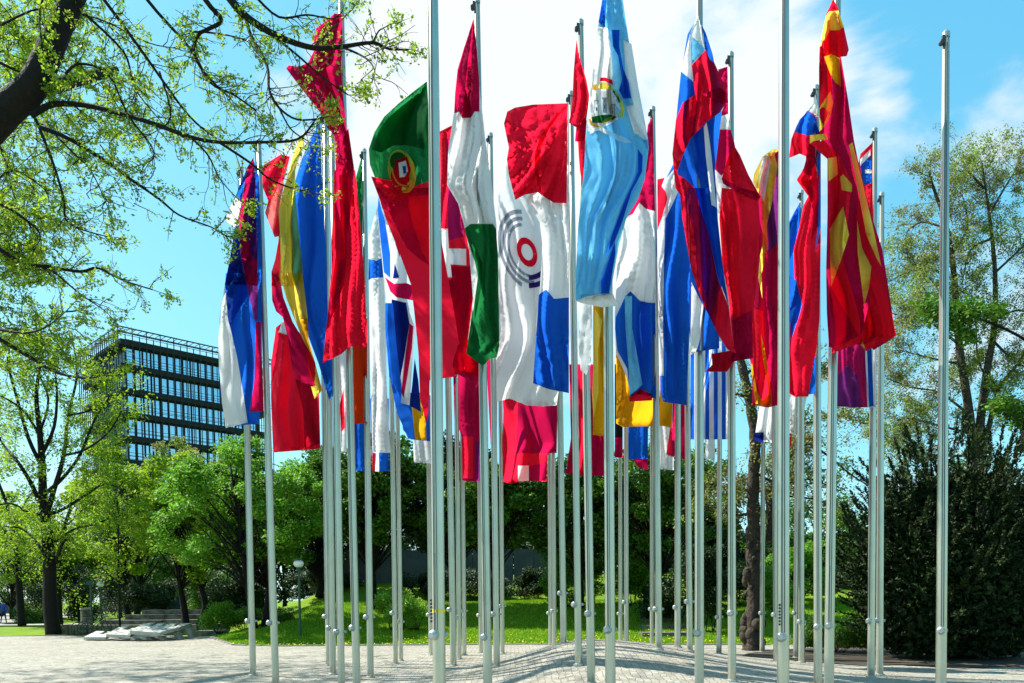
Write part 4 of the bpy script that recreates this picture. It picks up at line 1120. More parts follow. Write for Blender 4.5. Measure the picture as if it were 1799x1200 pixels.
# F5 big dark red
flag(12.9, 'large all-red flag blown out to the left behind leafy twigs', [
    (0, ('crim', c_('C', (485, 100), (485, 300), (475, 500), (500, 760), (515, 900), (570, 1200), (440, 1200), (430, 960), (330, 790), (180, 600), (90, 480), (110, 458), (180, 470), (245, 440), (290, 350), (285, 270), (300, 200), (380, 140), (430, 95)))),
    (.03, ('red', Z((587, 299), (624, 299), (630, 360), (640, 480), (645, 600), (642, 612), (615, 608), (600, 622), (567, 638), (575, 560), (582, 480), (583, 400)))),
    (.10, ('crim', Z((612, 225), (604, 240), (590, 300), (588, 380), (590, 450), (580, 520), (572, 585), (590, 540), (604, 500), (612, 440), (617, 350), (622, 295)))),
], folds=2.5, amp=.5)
# F6 sliver behind F5
flag(15.9, 'narrow green and red flag almost hidden behind the large deep red one', [
    (0, ('green', Z((637, 270), (637, 440), (643, 600), (645, 740), (622, 745), (618, 600), (618, 440), (620, 330))),
     ('orange', Z((620, 560), (645, 560), (645, 742), (622, 746))))], folds=1)
flag(17.2, 'white flag with a red tip at the foot of the large deep red flag', [
    (0, ('white', c_('E', (60, 100), (130, 100), (130, 950), (85, 950), (75, 600))), ('red', c_('E', (105, 460), (115, 760), (90, 795), (72, 590))))], folds=1)
flag(20, 'blue flag end hanging below the orange-red one', [(0, ('blue', Z((610, 660), (642, 660), (642, 828), (625, 826))), ('red', Z((610, 660), (642, 660), (641, 738), (622, 745))))], folds=1.5)
# F9 Finland
flag(18.9, 'white flag with a blue cross bar left of the green and red crested flag', [
    (0, ('white', c_('D', (390, 60), (400, 340), (420, 680), (440, 1200), (440, 1500), (470, 2070), (330, 2070), (322, 1700), (312, 1200), (300, 400))),
     ('blue', c_('D', (300, 555), (360, 570), (402, 550), (420, 700), (330, 705), (300, 720))))], folds=2)
flag(21.5, 'red white and blue flag tip hanging lowest under the white flag with blue cross', [
    (0, ('blue', Z((650, 700), (683, 700), (683, 828), (655, 828))), ('white', c_('E', (345, 700), (375, 700), (382, 1105), (352, 1103))), ('red', c_('E', (325, 700), (346, 700), (352, 1103), (332, 1100))))], folds=1.2)
# F11 UK
flag(17.6, 'blue flag with crossing white and red bars behind the green red crested one', [
    (0, ('white', c_('D', (380, 60), (480, 240), (600, 440), (600, 740), (600, 870), (660, 1100), (620, 1640), (560, 1690), (480, 1500), (430, 1100), (430, 860), (400, 500), (370, 180))),
     ('blue', c_('D', (378, 70), (400, 160), (430, 260), (470, 520), (470, 705), (420, 660), (395, 420), (370, 170))),
     ('navy', c_('D', (505, 590), (540, 700), (490, 708))),
     ('magenta', c_('D', (485, 265), (545, 470), (545, 545), (510, 440))),
     ('crim', c_('D', (430, 700), (500, 750), (600, 745), (660, 770), (650, 880), (520, 855), (470, 810)))),
    (.06, ('navy', c_('D', (480, 870), (600, 900), (620, 1060), (600, 1200), (545, 1500), (545, 1640), (500, 1560), (480, 1300))),
     ('blue', c_('D', (430, 900), (490, 900), (520, 1250), (560, 1560), (600, 1690), (640, 1740), (655, 1960), (610, 1960), (520, 1750), (460, 1450), (430, 1100)))),
    (.08, ('white', c_('D', (590, 880), (665, 1100), (640, 1400), (620, 1700), (555, 1680), (560, 1500), (590, 1250), (620, 1060))),
     ('crim', c_('D', (620, 1060), (650, 1080), (640, 1250), (575, 1640), (555, 1600), (590, 1280))),
     ('navy', c_('E', (660, 220), (690, 400), (710, 640), (620, 590), (640, 430)))),
], folds=1.5, amp=.25)
# F12 Portugal
o = flag(10.8, 'tall green and red flag with a yellow armillary crest behind the thick front pole', [
    (0, ('green', Z((750, 143), (757, 260), (760, 330), (745, 336), (700, 330), (660, 315), (650, 290), (648, 262), (658, 232), (675, 205), (700, 182), (730, 158))),
     ('red', Z((652, 310), (690, 318), (720, 330), (760, 316), (775, 420), (800, 560), (806, 600), (795, 640), (800, 662), (755, 668), (752, 735), (748, 742), (738, 700), (735, 620), (728, 550), (722, 500), (700, 440), (680, 390), (665, 345)))),
    (.08, ('crim', c_('D', (355, 0), (620, 0), (770, 0), (770, 600), (700, 560), (600, 470), (560, 400), (480, 230))),
     ('red', c_('D', (615, 60), (770, 60), (770, 590), (720, 500), (650, 300), (610, 150)))),
    (.12, ('green', Z((750, 147), (755, 230), (745, 262), (716, 255), (690, 256), (670, 268), (649, 262), (660, 232), (676, 206), (702, 181), (730, 159)))),
], folds=1.3, amp=.45, own=0)
# crest as its own part
def emblem(parent, dz, polys, name='crest'):
    d, folds, amp, base, bs = FP[parent.name]
    mb = MB()
    for i, (col, pl) in enumerate(polys):
        flag_sheet(mb, d, dz + .006 * (i + 1), [(col, pl)], 1, folds, amp, step=4.0, base=base, bseed=bs, own=0)
    used = sorted(set(mb.m)); mp_ = {u: i for i, u in enumerate(used)}; mb.m = [mp_[u] for u in mb.m]
    return mb.build(name, [FM[fkeys[u]] for u in used] if len(used) > 1 else FM[fkeys[used[0]]], parent, smooth=True)
def ell(cx, cy, rx, ry, rot=0, n=24, a0=0, a1=360):
    out = []
    for i in range(n + (0 if a1 - a0 >= 360 else 1)):
        a = R(a0 + (a1 - a0) * i / n); x, y = rx * math.cos(a), ry * math.sin(a)
        out.append((cx + x * math.cos(rot) - y * math.sin(rot), cy + x * math.sin(rot) + y * math.cos(rot)))
    return out
def arcb(cx, cy, r0, r1, ex, rot, a0, a1, n=18):
    return ell(cx, cy, r1 * ex, r1, rot, n, a0, a1) + ell(cx, cy, r0 * ex, r0, rot, n, a0, a1)[::-1]
emblem(o, .13, [('yellow', ell(706, 301, 24, 39, -.25)), ('green', ell(700, 284, 15, 17, -.2)), ('red', ell(703, 314, 16, 24, -.25)), ('yellow', arcb(706, 301, 24, 28, .62, -.25, 40, 200)),
                  ('red', c_('Z', (694, 281), (715, 275), (722, 298), (716, 316), (702, 322), (694, 305))), ('white', c_('Z', (700, 286), (713, 282), (717, 300), (711, 311), (702, 312))), ('blue', c_('Z', (707, 292), (713, 291), (714, 303), (709, 306)))])
flag(19.4, 'lower end of a blue flag with yellow bar left of the tagged pole', [
    (0, ('blue', Z((700, 690), (755, 690), (756, 775), (722, 772), (708, 755))), ('gold', c_('E', (635, 500), (740, 500), (752, 860), (662, 852), (640, 620))))], folds=1.4)
flag(22, 'plain white flag end low behind the thick front pole', [(0, ('white', Z((724, 690), (762, 690), (762, 815), (727, 812))))], folds=1.5)
# F15 Swiss
flag(16.1, 'red flag with a white cross right of the thick front pole', [
    (0, ('red', c_('F', (130, 235), (235, 180), (300, 200), (300, 600), (340, 980), (440, 1200), (460, 1800), (450, 2180), (420, 2160), (260, 2100), (130, 2130), (60, 2110), (110, 1800), (120, 1200), (125, 600))),
     ('magenta', c_('F', (200, 290), (300, 280), (290, 760), (330, 960), (340, 1040), (215, 1080), (205, 820))),
     ('white', c_('F', (60, 985), (208, 985), (215, 1140), (350, 1142), (352, 1272), (228, 1265), (240, 1365), (60, 1370)))),
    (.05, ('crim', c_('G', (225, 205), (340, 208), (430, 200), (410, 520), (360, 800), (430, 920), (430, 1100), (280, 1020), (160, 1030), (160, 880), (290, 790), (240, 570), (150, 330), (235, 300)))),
], folds=2)
flag(20.5, 'deep red flag hanging low just left of the red white green one', [
    (0, ('crim', c_('H', (280, 150), (500, 150), (520, 800), (520, 1130), (440, 1130), (360, 1120), (355, 730), (290, 560))), ('red', c_('H', (360, 735), (460, 735), (455, 1100), (360, 1100))), ('purple', c_('H', (482, 780), (522, 780), (522, 1130), (487, 1130))))], folds=2)
# F17 Hungary
flag(11.7, 'red white and green flag hanging in a narrow twist on the second thick pole', [
    (0, ('white', c_('C3', (262, 100), (282, 250), (292, 430), (322, 700), (350, 900), (378, 1130), (382, 1400), (400, 1650), (395, 1710), (350, 1750), (300, 1780), (240, 1780), (235, 1700), (260, 1500), (240, 1250), (215, 1130), (185, 1020), (130, 930), (135, 760), (165, 560), (180, 360), (215, 240))),
     ('crim', c_('C3', (262, 95), (280, 250), (292, 420), (292, 560), (268, 560), (248, 592), (205, 592), (190, 560), (165, 570), (170, 470), (182, 350), (215, 240))),
     ('green', c_('F', (340, 985), (385, 948), (560, 950), (585, 990), (600, 1200), (610, 1900), (590, 1990), (540, 2000), (480, 2060), (350, 1960), (400, 1640), (460, 1450), (420, 1250), (345, 1020)))),
    (.10, ('crim', c_('C3', (262, 98), (252, 300), (250, 590), (205, 590), (235, 300)))),
    (.06, ('green', c_('G', (360, 0), (400, 30), (460, 180), (460, 300), (430, 480), (360, 830), (350, 845), (430, 260), (420, 150)))),
], folds=1.8, amp=.5)
# F18 white organisation flag
o = flag(16.6, 'big white flag with a grey and red fingerprint-like ring emblem', [
    (0, ('white', Z((885, 290), (960, 290), (1000, 340), (1000, 600), (985, 660), (978, 712), (955, 714), (925, 712), (895, 700), (868, 708), (866, 640), (870, 560), (872, 420), (876, 340))))], folds=2.2, amp=.4)
ex, rt = .55, -.35
emblem(o, .01, [('grey', arcb(925, 440, 44, 50, .62, -.35, 110, 285)), ('grey', arcb(925, 440, 55, 62, .62, -.35, 100, 290)), ('grey', arcb(925, 440, 67, 75, .62, -.35, 130, 290)),
                  ('violet', arcb(925, 440, 44, 53, .85, -.35, 55, 108)), ('violet', arcb(925, 440, 58, 67, .9, -.35, 58, 108)), ('red', arcb(926, 443, 15, 27, .62, -.35, 20, 379.5, 28))], 'ring_emblem')
# F19 Netherlands
flag(13.9, 'central red white blue flag with its red band blown out to the left', [
    (0, ('white', Z((997, 185), (999, 350), (999, 690), (975, 686), (945, 680), (938, 670), (943, 560), (949, 500), (953, 430), (948, 390), (925, 350), (940, 330), (970, 250))),
     ('blue', c_('G', (885, 420), (910, 400), (940, 380), (1000, 450), (1112, 440), (1112, 1160), (960, 1130), (842, 1085), (860, 800)))),
    (.10, ('red', c_('C3', (735, 518), (730, 1020), (665, 1018), (620, 990), (585, 965), (520, 978), (472, 1003), (440, 880), (430, 800), (440, 740), (425, 670), (415, 620), (432, 560), (470, 540), (560, 525)))),
    (.15, ('red', c_('C3', (735, 520), (640, 650), (600, 740), (590, 850), (605, 990), (568, 860), (570, 770), (600, 680), (670, 580)))),
], folds=2.6, amp=.45)
flag(22.5, 'red flag hanging low under the white emblem flag', [
    (0, ('red', Z((880, 640), (978, 640), (978, 780), (962, 800), (960, 846), (930, 844), (895, 850), (882, 845), (884, 720))), ('crim', c_('H', (850, 400), (1200, 400), (1190, 880), (840, 880))),
     ('white', c_('H', (850, 990), (945, 990), (945, 1125), (850, 1128))), ('crim', c_('H', (945, 1000), (1100, 960), (1095, 1120), (945, 1125))))], folds=1.6, amp=.25)
flag(21.8, 'narrow dark red flag edge between the second thick pole and the white emblem flag', [(0, ('crim', Z((850, 560), (874, 560), (873, 781), (862, 781))))], folds=1)
# F21 red twist
flag(12.2, 'slim twisted red flag with white lower end beside the pale blue one', [
    (0, ('red', c_('I', (228, 300), (245, 420), (300, 600), (322, 720), (305, 900), (290, 1100), (285, 1300), (265, 1400), (245, 1200), (238, 1070), (215, 1060), (225, 960), (170, 925), (195, 760), (205, 540), (218, 380)))),
    (.05, ('crim', c_('I', (170, 925), (240, 940), (305, 870), (295, 1000), (280, 1060), (215, 1065), (225, 960)))),
    (0, ('white', Z((1022, 330), (1034, 330), (1040, 560), (1038, 640), (1030, 659), (1020, 650), (1016, 600), (1020, 540), (1018, 420)))),
], folds=2, amp=.4)
# F22 San Marino
o = flag(9.8, 'long pale blue and white flag with a crown crest', [
    (0, ('lblue', c_('I', (440, -260), (540, -260), (575, 0), (620, 300), (700, 700), (765, 1050), (770, 1120), (740, 1350), (690, 1500), (600, 1650), (545, 1850), (500, 2100), (480, 2210), (380, 2230), (270, 2270), (220, 2260), (220, 2100), (240, 1700), (280, 1300), (300, 1000), (320, 800), (370, 380), (392, 170), (420, 0))),
     ('white', c_('I', (392, 200), (460, 210), (480, 330), (500, 560), (480, 640), (540, 900), (330, 1010), (300, 900), (330, 700), (370, 380))),
     ('white', c_('I', (580, 300), (640, 330), (730, 900), (765, 1050), (740, 1050), (660, 1000), (600, 800), (660, 790), (600, 600)))),
    (.05, ('white', c_('J', (300, 1120), (400, 1100), (500, 1095), (540, 1190), (420, 1200), (270, 1170), (220, 1150))),),
    (.06, ('lblue', c_('I', (690, 1030), (765, 1080), (760, 1130), (740, 1300), (700, 1440), (620, 1580), (545, 1750), (470, 1880), (560, 1600), (690, 1400))),
     ('blue', c_('J', (690, 10), (725, 60), (720, 180), (640, 330), (570, 560), (515, 700), (440, 830), (500, 640), (590, 400), (690, 180))),
     ('blue', c_('J', (515, 700), (520, 800), (470, 1095), (415, 1095), (410, 1000), (470, 850)))),
    (.05, ('blue', c_('I', (420, 0), (450, 0), (440, 210), (392, 165))), ),
    (.05, ('blue', c_('I', (490, 225), (550, 225), (548, 350), (580, 520), (620, 620), (640, 740), (580, 745), (545, 680), (570, 600), (540, 420), (500, 350)))),
], folds=2.2, amp=.4)
I_ = lambda *p: c_('I', *p)
def tower(x, y, h):
    return [('grey', I_((x - 16, y), (x - 14, y - h), (x - 20, y - h - 6), (x - 18, y - h - 16), (x + 18, y - h - 16), (x + 20, y - h - 6), (x + 14, y - h), (x + 16, y))), ('white', I_((x - 11, y - 2), (x - 9, y - h - 8), (x + 9, y - h - 8), (x + 11, y - 2))), ('navy', I_((x - 3, y - h * .3), (x - 3, y - h * .6), (x + 3, y - h * .6), (x + 3, y - h * .3)))]
emblem(o, .0, [('white', I_((380, 690), (470, 680), (540, 740), (560, 820), (520, 900), (430, 945), (340, 940), (322, 880), (335, 760))),
               *tower(375, 860, 90), *tower(440, 850, 100), *tower(500, 880, 80),
               ('green', I_((340, 880), (400, 868), (470, 862), (530, 880), (500, 905), (420, 925), (345, 925))),
               ('yellow', I_((405, 622), (440, 616), (500, 660), (520, 690), (470, 672), (385, 672))), ('red', I_((404, 585), (440, 582), (496, 602), (500, 640), (440, 612), (402, 612))),
               ('gold', I_((350, 638), (380, 634), (374, 674), (346, 674))),
               ('yellow', I_((520, 690), (560, 740), (588, 820), (582, 872), (540, 898), (562, 820), (538, 745), (508, 706))), ('green', I_((506, 676), (540, 720), (558, 770), (548, 774), (524, 728), (498, 690))),
               ('yellow', I_((415, 935), (440, 895), (500, 872), (492, 905), (440, 926))), ('gold', I_((330, 890), (345, 930), (400, 950), (390, 960), (335, 945), (318, 900))),
               ('white', I_((310, 965), (420, 958), (500, 1000), (600, 1038), (640, 1070), (600, 1078), (540, 1062), (480, 1022), (400, 985), (310, 988)))])
flag(15, 'narrow yellow flag fold left of the centre thick pole', [
    (0, ('gold', c_('K', (290, -60), (360, -60), (355, 870), (288, 860), (290, 600))), ('yellow', c_('K', (300, 80), (345, 150), (320, 330), (322, 600), (292, 760), (285, 640), (292, 300))))], folds=1.5)
flag(18.5, 'gold flag end filling the gap behind the red white blue one', [
    (0, ('gold', c_('K', (430, 100), (700, 100), (780, 500), (778, 820), (720, 805), (560, 810), (470, 812), (432, 790))))], folds=2)
flag(22, 'black and red flag edge right of the centre thick pole', [(0, ('crim', Z((1080, 640), (1094, 640), (1094, 804), (1080, 804))), ('black', Z((1080, 640), (1094, 640), (1094, 768), (1080, 768))))], folds=1)
flag(21, 'dark red flag hanging low between two centre poles', [(0, ('crim', Z((1000, 640), (1063, 640), (1062, 836), (1020, 836), (994, 832), (1003, 770))), ('red', Z((1018, 650), (1025, 650), (1026, 834), (1019, 834))))], folds=2)
flag(23, 'blue over red flag end under the gold flag', [(0, ('blue', Z((1102, 640), (1140, 640), (1138, 810), (1103, 806))), ('crim', c_('K', (540, 1010), (630, 1010), (630, 1080), (565, 1060))))], folds=1.5)
flag(22.4, 'white flag end beside the right edge of the gold flag', [(0, ('white', Z((1150, 640), (1185, 640), (1184, 826), (1155, 824))), ('red', c_('K', (765, 820), (800, 820), (790, 1000), (745, 980))))], folds=1.5)
# F25 red white blue
flag(15.6, 'red white blue flag with gathered pointed top right of the pale blue one', [
    (0, ('white', Z((1147, 205), (1150, 380), (1151, 700), (1130, 692), (1108, 694), (1100, 660), (1082, 620), (1080, 560), (1084, 470), (1098, 380), (1112, 330), (1130, 290), (1141, 230))),
     ('crim', Z((1147, 203), (1149, 300), (1151, 371), (1135, 367), (1123, 356), (1112, 376), (1096, 383), (1112, 330), (1132, 280), (1138, 220))),
     ('blue', c_('K', (430, 130), (490, 0), (520, -30), (580, 30), (620, 40), (675, 45), (680, 640), (590, 605), (520, 640), (500, 450), (440, 340), (425, 200))),
     ('lblue', c_('K', (485, 0), (530, 0), (532, 200), (595, 550), (515, 620), (510, 450), (490, 200)))),
    (.03, ('red', c_('K', (510, 625), (580, 575), (660, 612), (655, 648), (515, 655)))),
], folds=2, amp=.45)
# F28 blue with white edge
flag(15.9, 'deep blue flag with a white left edge and a touch of red', [
    (0, ('blue', Z((1192, 270), (1215, 270), (1212, 560), (1206, 712), (1165, 706), (1160, 690), (1157, 500), (1158, 360), (1172, 310))),
     ('white', c_('M', (60, 0), (170, -130), (200, 0), (105, 200), (95, 500), (90, 900), (95, 1200), (60, 1200), (60, 300))),
     ('red', c_('L', (60, 1060), (110, 1050), (90, 1110), (120, 1150), (130, 1200), (100, 1300), (60, 1420)))),
], folds=2)
flag(20, 'red flag edge low beside the deep blue one', [(0, ('crim', Z((1183, 640), (1205, 640), (1204, 808), (1180, 800))))], folds=1)
# F29 Slovenia
flag(11.1, 'white blue and red flag in a big spiral twist under the third thick pole', [
    (0, ('blue', Z((1226, 30), (1240, 58), (1252, 95), (1262, 150), (1268, 200), (1256, 300), (1262, 400), (1270, 480), (1262, 560), (1264, 612), (1213, 620), (1210, 560), (1214, 430), (1205, 350), (1185, 240), (1196, 130), (1208, 60))),
     ('white', Z((1226, 26), (1236, 60), (1240, 110), (1225, 150), (1196, 125), (1212, 60))),
     ('white', c_('M', (270, 600), (350, 760), (330, 960), (300, 1050), (260, 1070), (270, 800))),
     ('lblue', c_('L', (310, 60), (400, 150), (300, 250), (295, 120)))),
    (.08, ('blue', c_('M', (285, 0), (430, 0), (440, 200), (470, 480), (510, 760), (490, 700), (440, 560), (390, 330), (330, 170))),
     ('white', c_('L', (405, 660), (420, 740), (440, 900), (470, 1200), (478, 1260), (440, 1240), (400, 900), (385, 690)))),
    (.16, ('red', c_('L', (398, 150), (430, 220), (460, 240), (545, 430), (545, 520), (500, 590), (400, 660), (290, 780), (240, 890), (200, 1000), (240, 1200), (185, 1120), (165, 880), (190, 640), (240, 520), (325, 465), (300, 260)))),
    (.12, ('red', c_('M', (185, -80), (230, -60), (290, 0), (330, 130), (390, 330), (440, 580), (510, 760), (540, 1010), (560, 1060), (500, 1030), (450, 950), (350, 750), (270, 520), (215, 200))),
     ('magenta', c_('M', (255, 0), (290, 0), (330, 130), (390, 330), (400, 500), (380, 700), (310, 560), (290, 300), (230, 60)))),
    (.20, ('crim', c_('L', (370, 465), (495, 415), (548, 450), (545, 520), (515, 535), (440, 490)))),
], folds=1.4, amp=.35)
# F30 Latvia / Austria
flag(12.6, 'red and white flag with broad red panel right of the spiral twisted one', [
    (0, ('white', Z((1278, 117), (1280, 200), (1290, 300), (1300, 360), (1300, 600), (1270, 600), (1262, 450), (1256, 330), (1245, 215), (1270, 180), (1262, 140))),
     ('crim', Z((1278, 117), (1280, 200), (1264, 205), (1275, 180), (1262, 150), (1262, 122))),
     ('crim', c_('L', (430, 650), (490, 710), (575, 712), (600, 800), (620, 900), (510, 1035), (465, 990), (440, 850), (420, 700)))),
    (.06, ('red', c_('L', (598, 820), (640, 890), (700, 1030), (780, 1175), (700, 1170), (600, 1100), (510, 1060), (560, 900)))),
    (.10, ('red', c_('M', (465, 0), (560, 10), (700, 70), (710, 250), (690, 600), (660, 860), (660, 1090), (500, 1110), (540, 1010), (520, 830), (510, 700), (470, 500), (450, 200))),
     ('crim', c_('M', (530, 850), (660, 780), (665, 1090), (500, 1110), (545, 1015)))),
    (.08, ('crim', c_('L', (510, 1050), (640, 1120), (760, 1150), (785, 1180), (770, 1210), (690, 1190), (600, 1140), (520, 1090)))),
    (0, ('maroon', c_('M', (400, 1060), (520, 1040), (640, 1050), (655, 1090), (540, 1110), (500, 1175), (360, 1175), (405, 1130)))),
], folds=2, amp=.45)
flag(19, 'blue and white vertically striped flag end behind the fourth pole group', [
    (0, ('white', Z((1212, 600), (1281, 600), (1280, 772), (1215, 772))), *[('blue', Z((x, 600), (x + 7, 600), (x + 7, 772), (x, 772))) for x in (1213, 1226, 1239, 1254, 1268)])], folds=2)
flag(22.5, 'small plain white flag end under the blue and white striped one', [(0, ('white', Z((1240, 690), (1256, 690), (1256, 808), (1238, 806))))], folds=1)
# F31 Montenegro
flag(14, 'red flag with a golden border arching beside the fourth thick pole', [
    (0, ('crim', Z((1368, 262), (1368, 480), (1366, 712), (1350, 716), (1322, 712), (1320, 600), (1326, 480), (1322, 380), (1330, 330), (1345, 275))),
     ('purple', c_('N', (265, 570), (270, 1100), (200, 1180), (195, 960), (240, 760))),
     ('red', c_('O', (60, 350), (130, 380), (140, 560), (170, 800), (180, 860), (125, 890), (90, 760), (55, 650)))),
    (.08, ('yellow', c_('N', (270, 445), (230, 450), (160, 500), (100, 620), (92, 680), (150, 800), (160, 1000), (160, 1180), (190, 1180), (190, 980), (240, 740), (262, 560), (240, 480), (268, 460))),
     ('white', c_('N', (160, 510), (200, 490), (215, 530), (200, 640), (170, 820), (140, 760), (130, 640)))),
    (.10, ('yellow', c_('O', (130, 0), (148, 0), (140, 100), (122, 170), (128, 310), (105, 190), (115, 60)))),
    (.06, ('gold', c_('O', (120, 510), (132, 560), (150, 640), (182, 860), (180, 918), (90, 918), (60, 680), (70, 680), (95, 830), (125, 890), (165, 850), (130, 640)))),
], folds=1.5, amp=.4)
flag(21, 'grey-white flag end with a blue corner low beside the fourth thick pole', [
    (0, ('white', Z((1334, 600), (1372, 600), (1372, 780), (1340, 775), (1326, 768), (1334, 715))), ('navy', c_('O', (85, 1070), (135, 1070), (135, 1130), (78, 1115))))], folds=1.5)
flag(20, 'white flag end right of the fourth thick pole', [(0, ('white', Z((1380, 600), (1432, 600), (1432, 690), (1418, 695), (1404, 765), (1384, 770))), ('red', Z((1384, 760), (1391, 762), (1391, 784), (1385, 784))))], folds=1.6)
# F33 Slovakia
flag(12.8, 'white blue and red flag folded like a hook, right of the fourth thick pole', [
    (0, ('red', Z((1432, 180), (1441, 240), (1442, 420), (1440, 560), (1432, 640), (1420, 697), (1395, 697), (1385, 690), (1384, 600), (1396, 500), (1394, 440), (1404, 400), (1412, 360), (1420, 345), (1400, 317), (1415, 290), (1416, 275), (1405, 270), (1386, 278), (1390, 245), (1400, 220), (1418, 195))),
     ('white', c_('N', (530, 60), (550, 150), (552, 240), (520, 200), (470, 175), (510, 130))),
     ('blue', c_('N', (480, 178), (530, 220), (558, 290), (555, 330), (495, 360), (400, 330), (380, 330), (420, 240))),
     ('blue', c_('N', (530, 470), (568, 440), (568, 1000), (550, 1080), (525, 1180), (545, 1010), (540, 860), (560, 640), (530, 560))),
     ('white', c_('N', (530, 385), (550, 410), (545, 500), (525, 470))),
     ('blue', c_('O', (285, 190), (320, 200), (355, 340), (340, 400), (290, 550), (285, 400))),
     ('blue', c_('O', (425, 640), (440, 640), (430, 850), (390, 850)))),
    (.07, ('red', c_('N', (400, 660), (440, 600), (490, 660), (520, 690), (480, 740)))),
    (.05, ('crim', c_('N', (495, 360), (558, 330), (560, 420), (530, 560), (555, 760), (548, 980), (500, 1100), (520, 900), (470, 740), (505, 640), (440, 610), (465, 520)))),
], folds=2, amp=.4)
flag(17.6, 'blue flag peeking out between the fourth thick pole and the hook-folded one', [
    (0, ('blue', Z((1406, 355), (1408, 560), (1400, 640), (1384, 640), (1384, 395), (1394, 375))), ('navy', c_('O', (285, 190), (320, 200), (330, 260), (300, 400), (285, 540))))], folds=1)
# F35 North Macedonia
flag(10.7, 'bright red and yellow sunray flag, the rightmost large flag', [
    (0, ('crim', c_('Q', (255, -10), (290, 60), (330, 200), (310, 400), (360, 700), (400, 980), (440, 1180), (520, 1500), (600, 1750), (640, 2000), (695, 2360), (640, 2400), (540, 2460), (500, 2420), (400, 2420), (300, 2440), (225, 2440), (210, 2200), (205, 1900), (215, 1500), (215, 1100), (160, 960), (155, 600), (165, 330), (200, 130))),
     ('gold', c_('Q', (190, 390), (220, 355), (300, 410), (310, 610), (270, 580), (235, 520), (215, 470)))),
    (.10, ('red', c_('Q', (258, -8), (292, 75), (330, 190), (365, 350), (350, 395), (290, 402), (240, 380), (230, 210), (200, 110))),
     ('yellow', c_('Q', (228, 80), (292, 75), (332, 190), (300, 212), (230, 215), (200, 280), (165, 330), (180, 220), (205, 110)))),
    (.06, ('red', c_('Q', (160, 330), (200, 250), (235, 205), (245, 380), (190, 400), (235, 520), (250, 660), (235, 700), (155, 760), (155, 480))),
     ('yellow', c_('Q', (235, 640), (255, 720), (240, 800), (200, 880), (160, 925), (152, 770)))),
    (.08, ('red', c_('R', (40, 0), (95, -5), (150, 50), (190, 140), (175, 300), (150, 370), (215, 600), (225, 690), (120, 730), (115, 500), (110, 300), (108, 60))),
     ('yellow', c_('R', (45, -25), (100, -30), (108, -10), (60, -5), (45, 5))),
     ('yellow', c_('R', (108, 55), (138, 50), (142, 110), (110, 135))),
     ('yellow', c_('R', (150, 120), (160, 110), (190, 145), (190, 172), (155, 165))),
     ('yellow', c_('R', (160, 222), (180, 320), (155, 400), (118, 500), (113, 300))),
     ('crim', c_('R', (112, 490), (215, 670), (118, 712))) ),
    (.12, ('red', c_('R', (215, 190), (240, 320), (290, 430), (320, 560), (344, 668), (300, 690), (238, 722), (222, 670), (250, 560), (255, 430), (222, 360), (205, 260))),
     ('yellow', c_('R', (180, 10), (192, 0), (225, 130), (260, 280), (292, 430), (275, 400), (240, 320), (215, 180))),
     ('yellow', c_('R', (208, 270), (225, 365), (257, 430), (250, 500), (232, 565), (222, 480), (210, 380)))),
    (.04, ('yellow', c_('R', (228, 680), (240, 722), (222, 700)))),
], folds=1.6, amp=.4)
# F36 Norway
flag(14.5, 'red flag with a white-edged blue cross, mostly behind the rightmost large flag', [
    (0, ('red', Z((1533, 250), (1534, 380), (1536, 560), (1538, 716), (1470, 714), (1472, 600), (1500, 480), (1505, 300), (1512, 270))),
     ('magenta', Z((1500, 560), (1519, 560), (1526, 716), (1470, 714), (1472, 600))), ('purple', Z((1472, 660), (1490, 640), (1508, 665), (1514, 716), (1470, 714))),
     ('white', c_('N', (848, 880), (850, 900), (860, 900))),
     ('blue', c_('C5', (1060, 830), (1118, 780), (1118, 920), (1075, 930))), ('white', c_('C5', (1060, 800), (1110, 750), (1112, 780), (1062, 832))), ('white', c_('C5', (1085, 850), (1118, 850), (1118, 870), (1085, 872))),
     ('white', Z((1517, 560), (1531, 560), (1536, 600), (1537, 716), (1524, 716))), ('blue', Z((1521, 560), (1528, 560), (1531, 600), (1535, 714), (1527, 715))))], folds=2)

# ---------------------------------------------------------------- flagpoles
M_alu = mat('brushed_aluminium', (.56, .57, .48), .30, metal=.78, noise_scale=3, noise_amt=.12)
M_dark = mat('dark_fitting', (.06, .065, .07), .5, metal=.4)
M_rope = mat('halyard', (.10, .11, .12), .8)
M_knob = mat('winch_cover', (.42, .45, .43), .4, metal=.7)
M_tag = mat('yellow_tag', (.75, .62, .02), .6)
DEF_H = 10.4
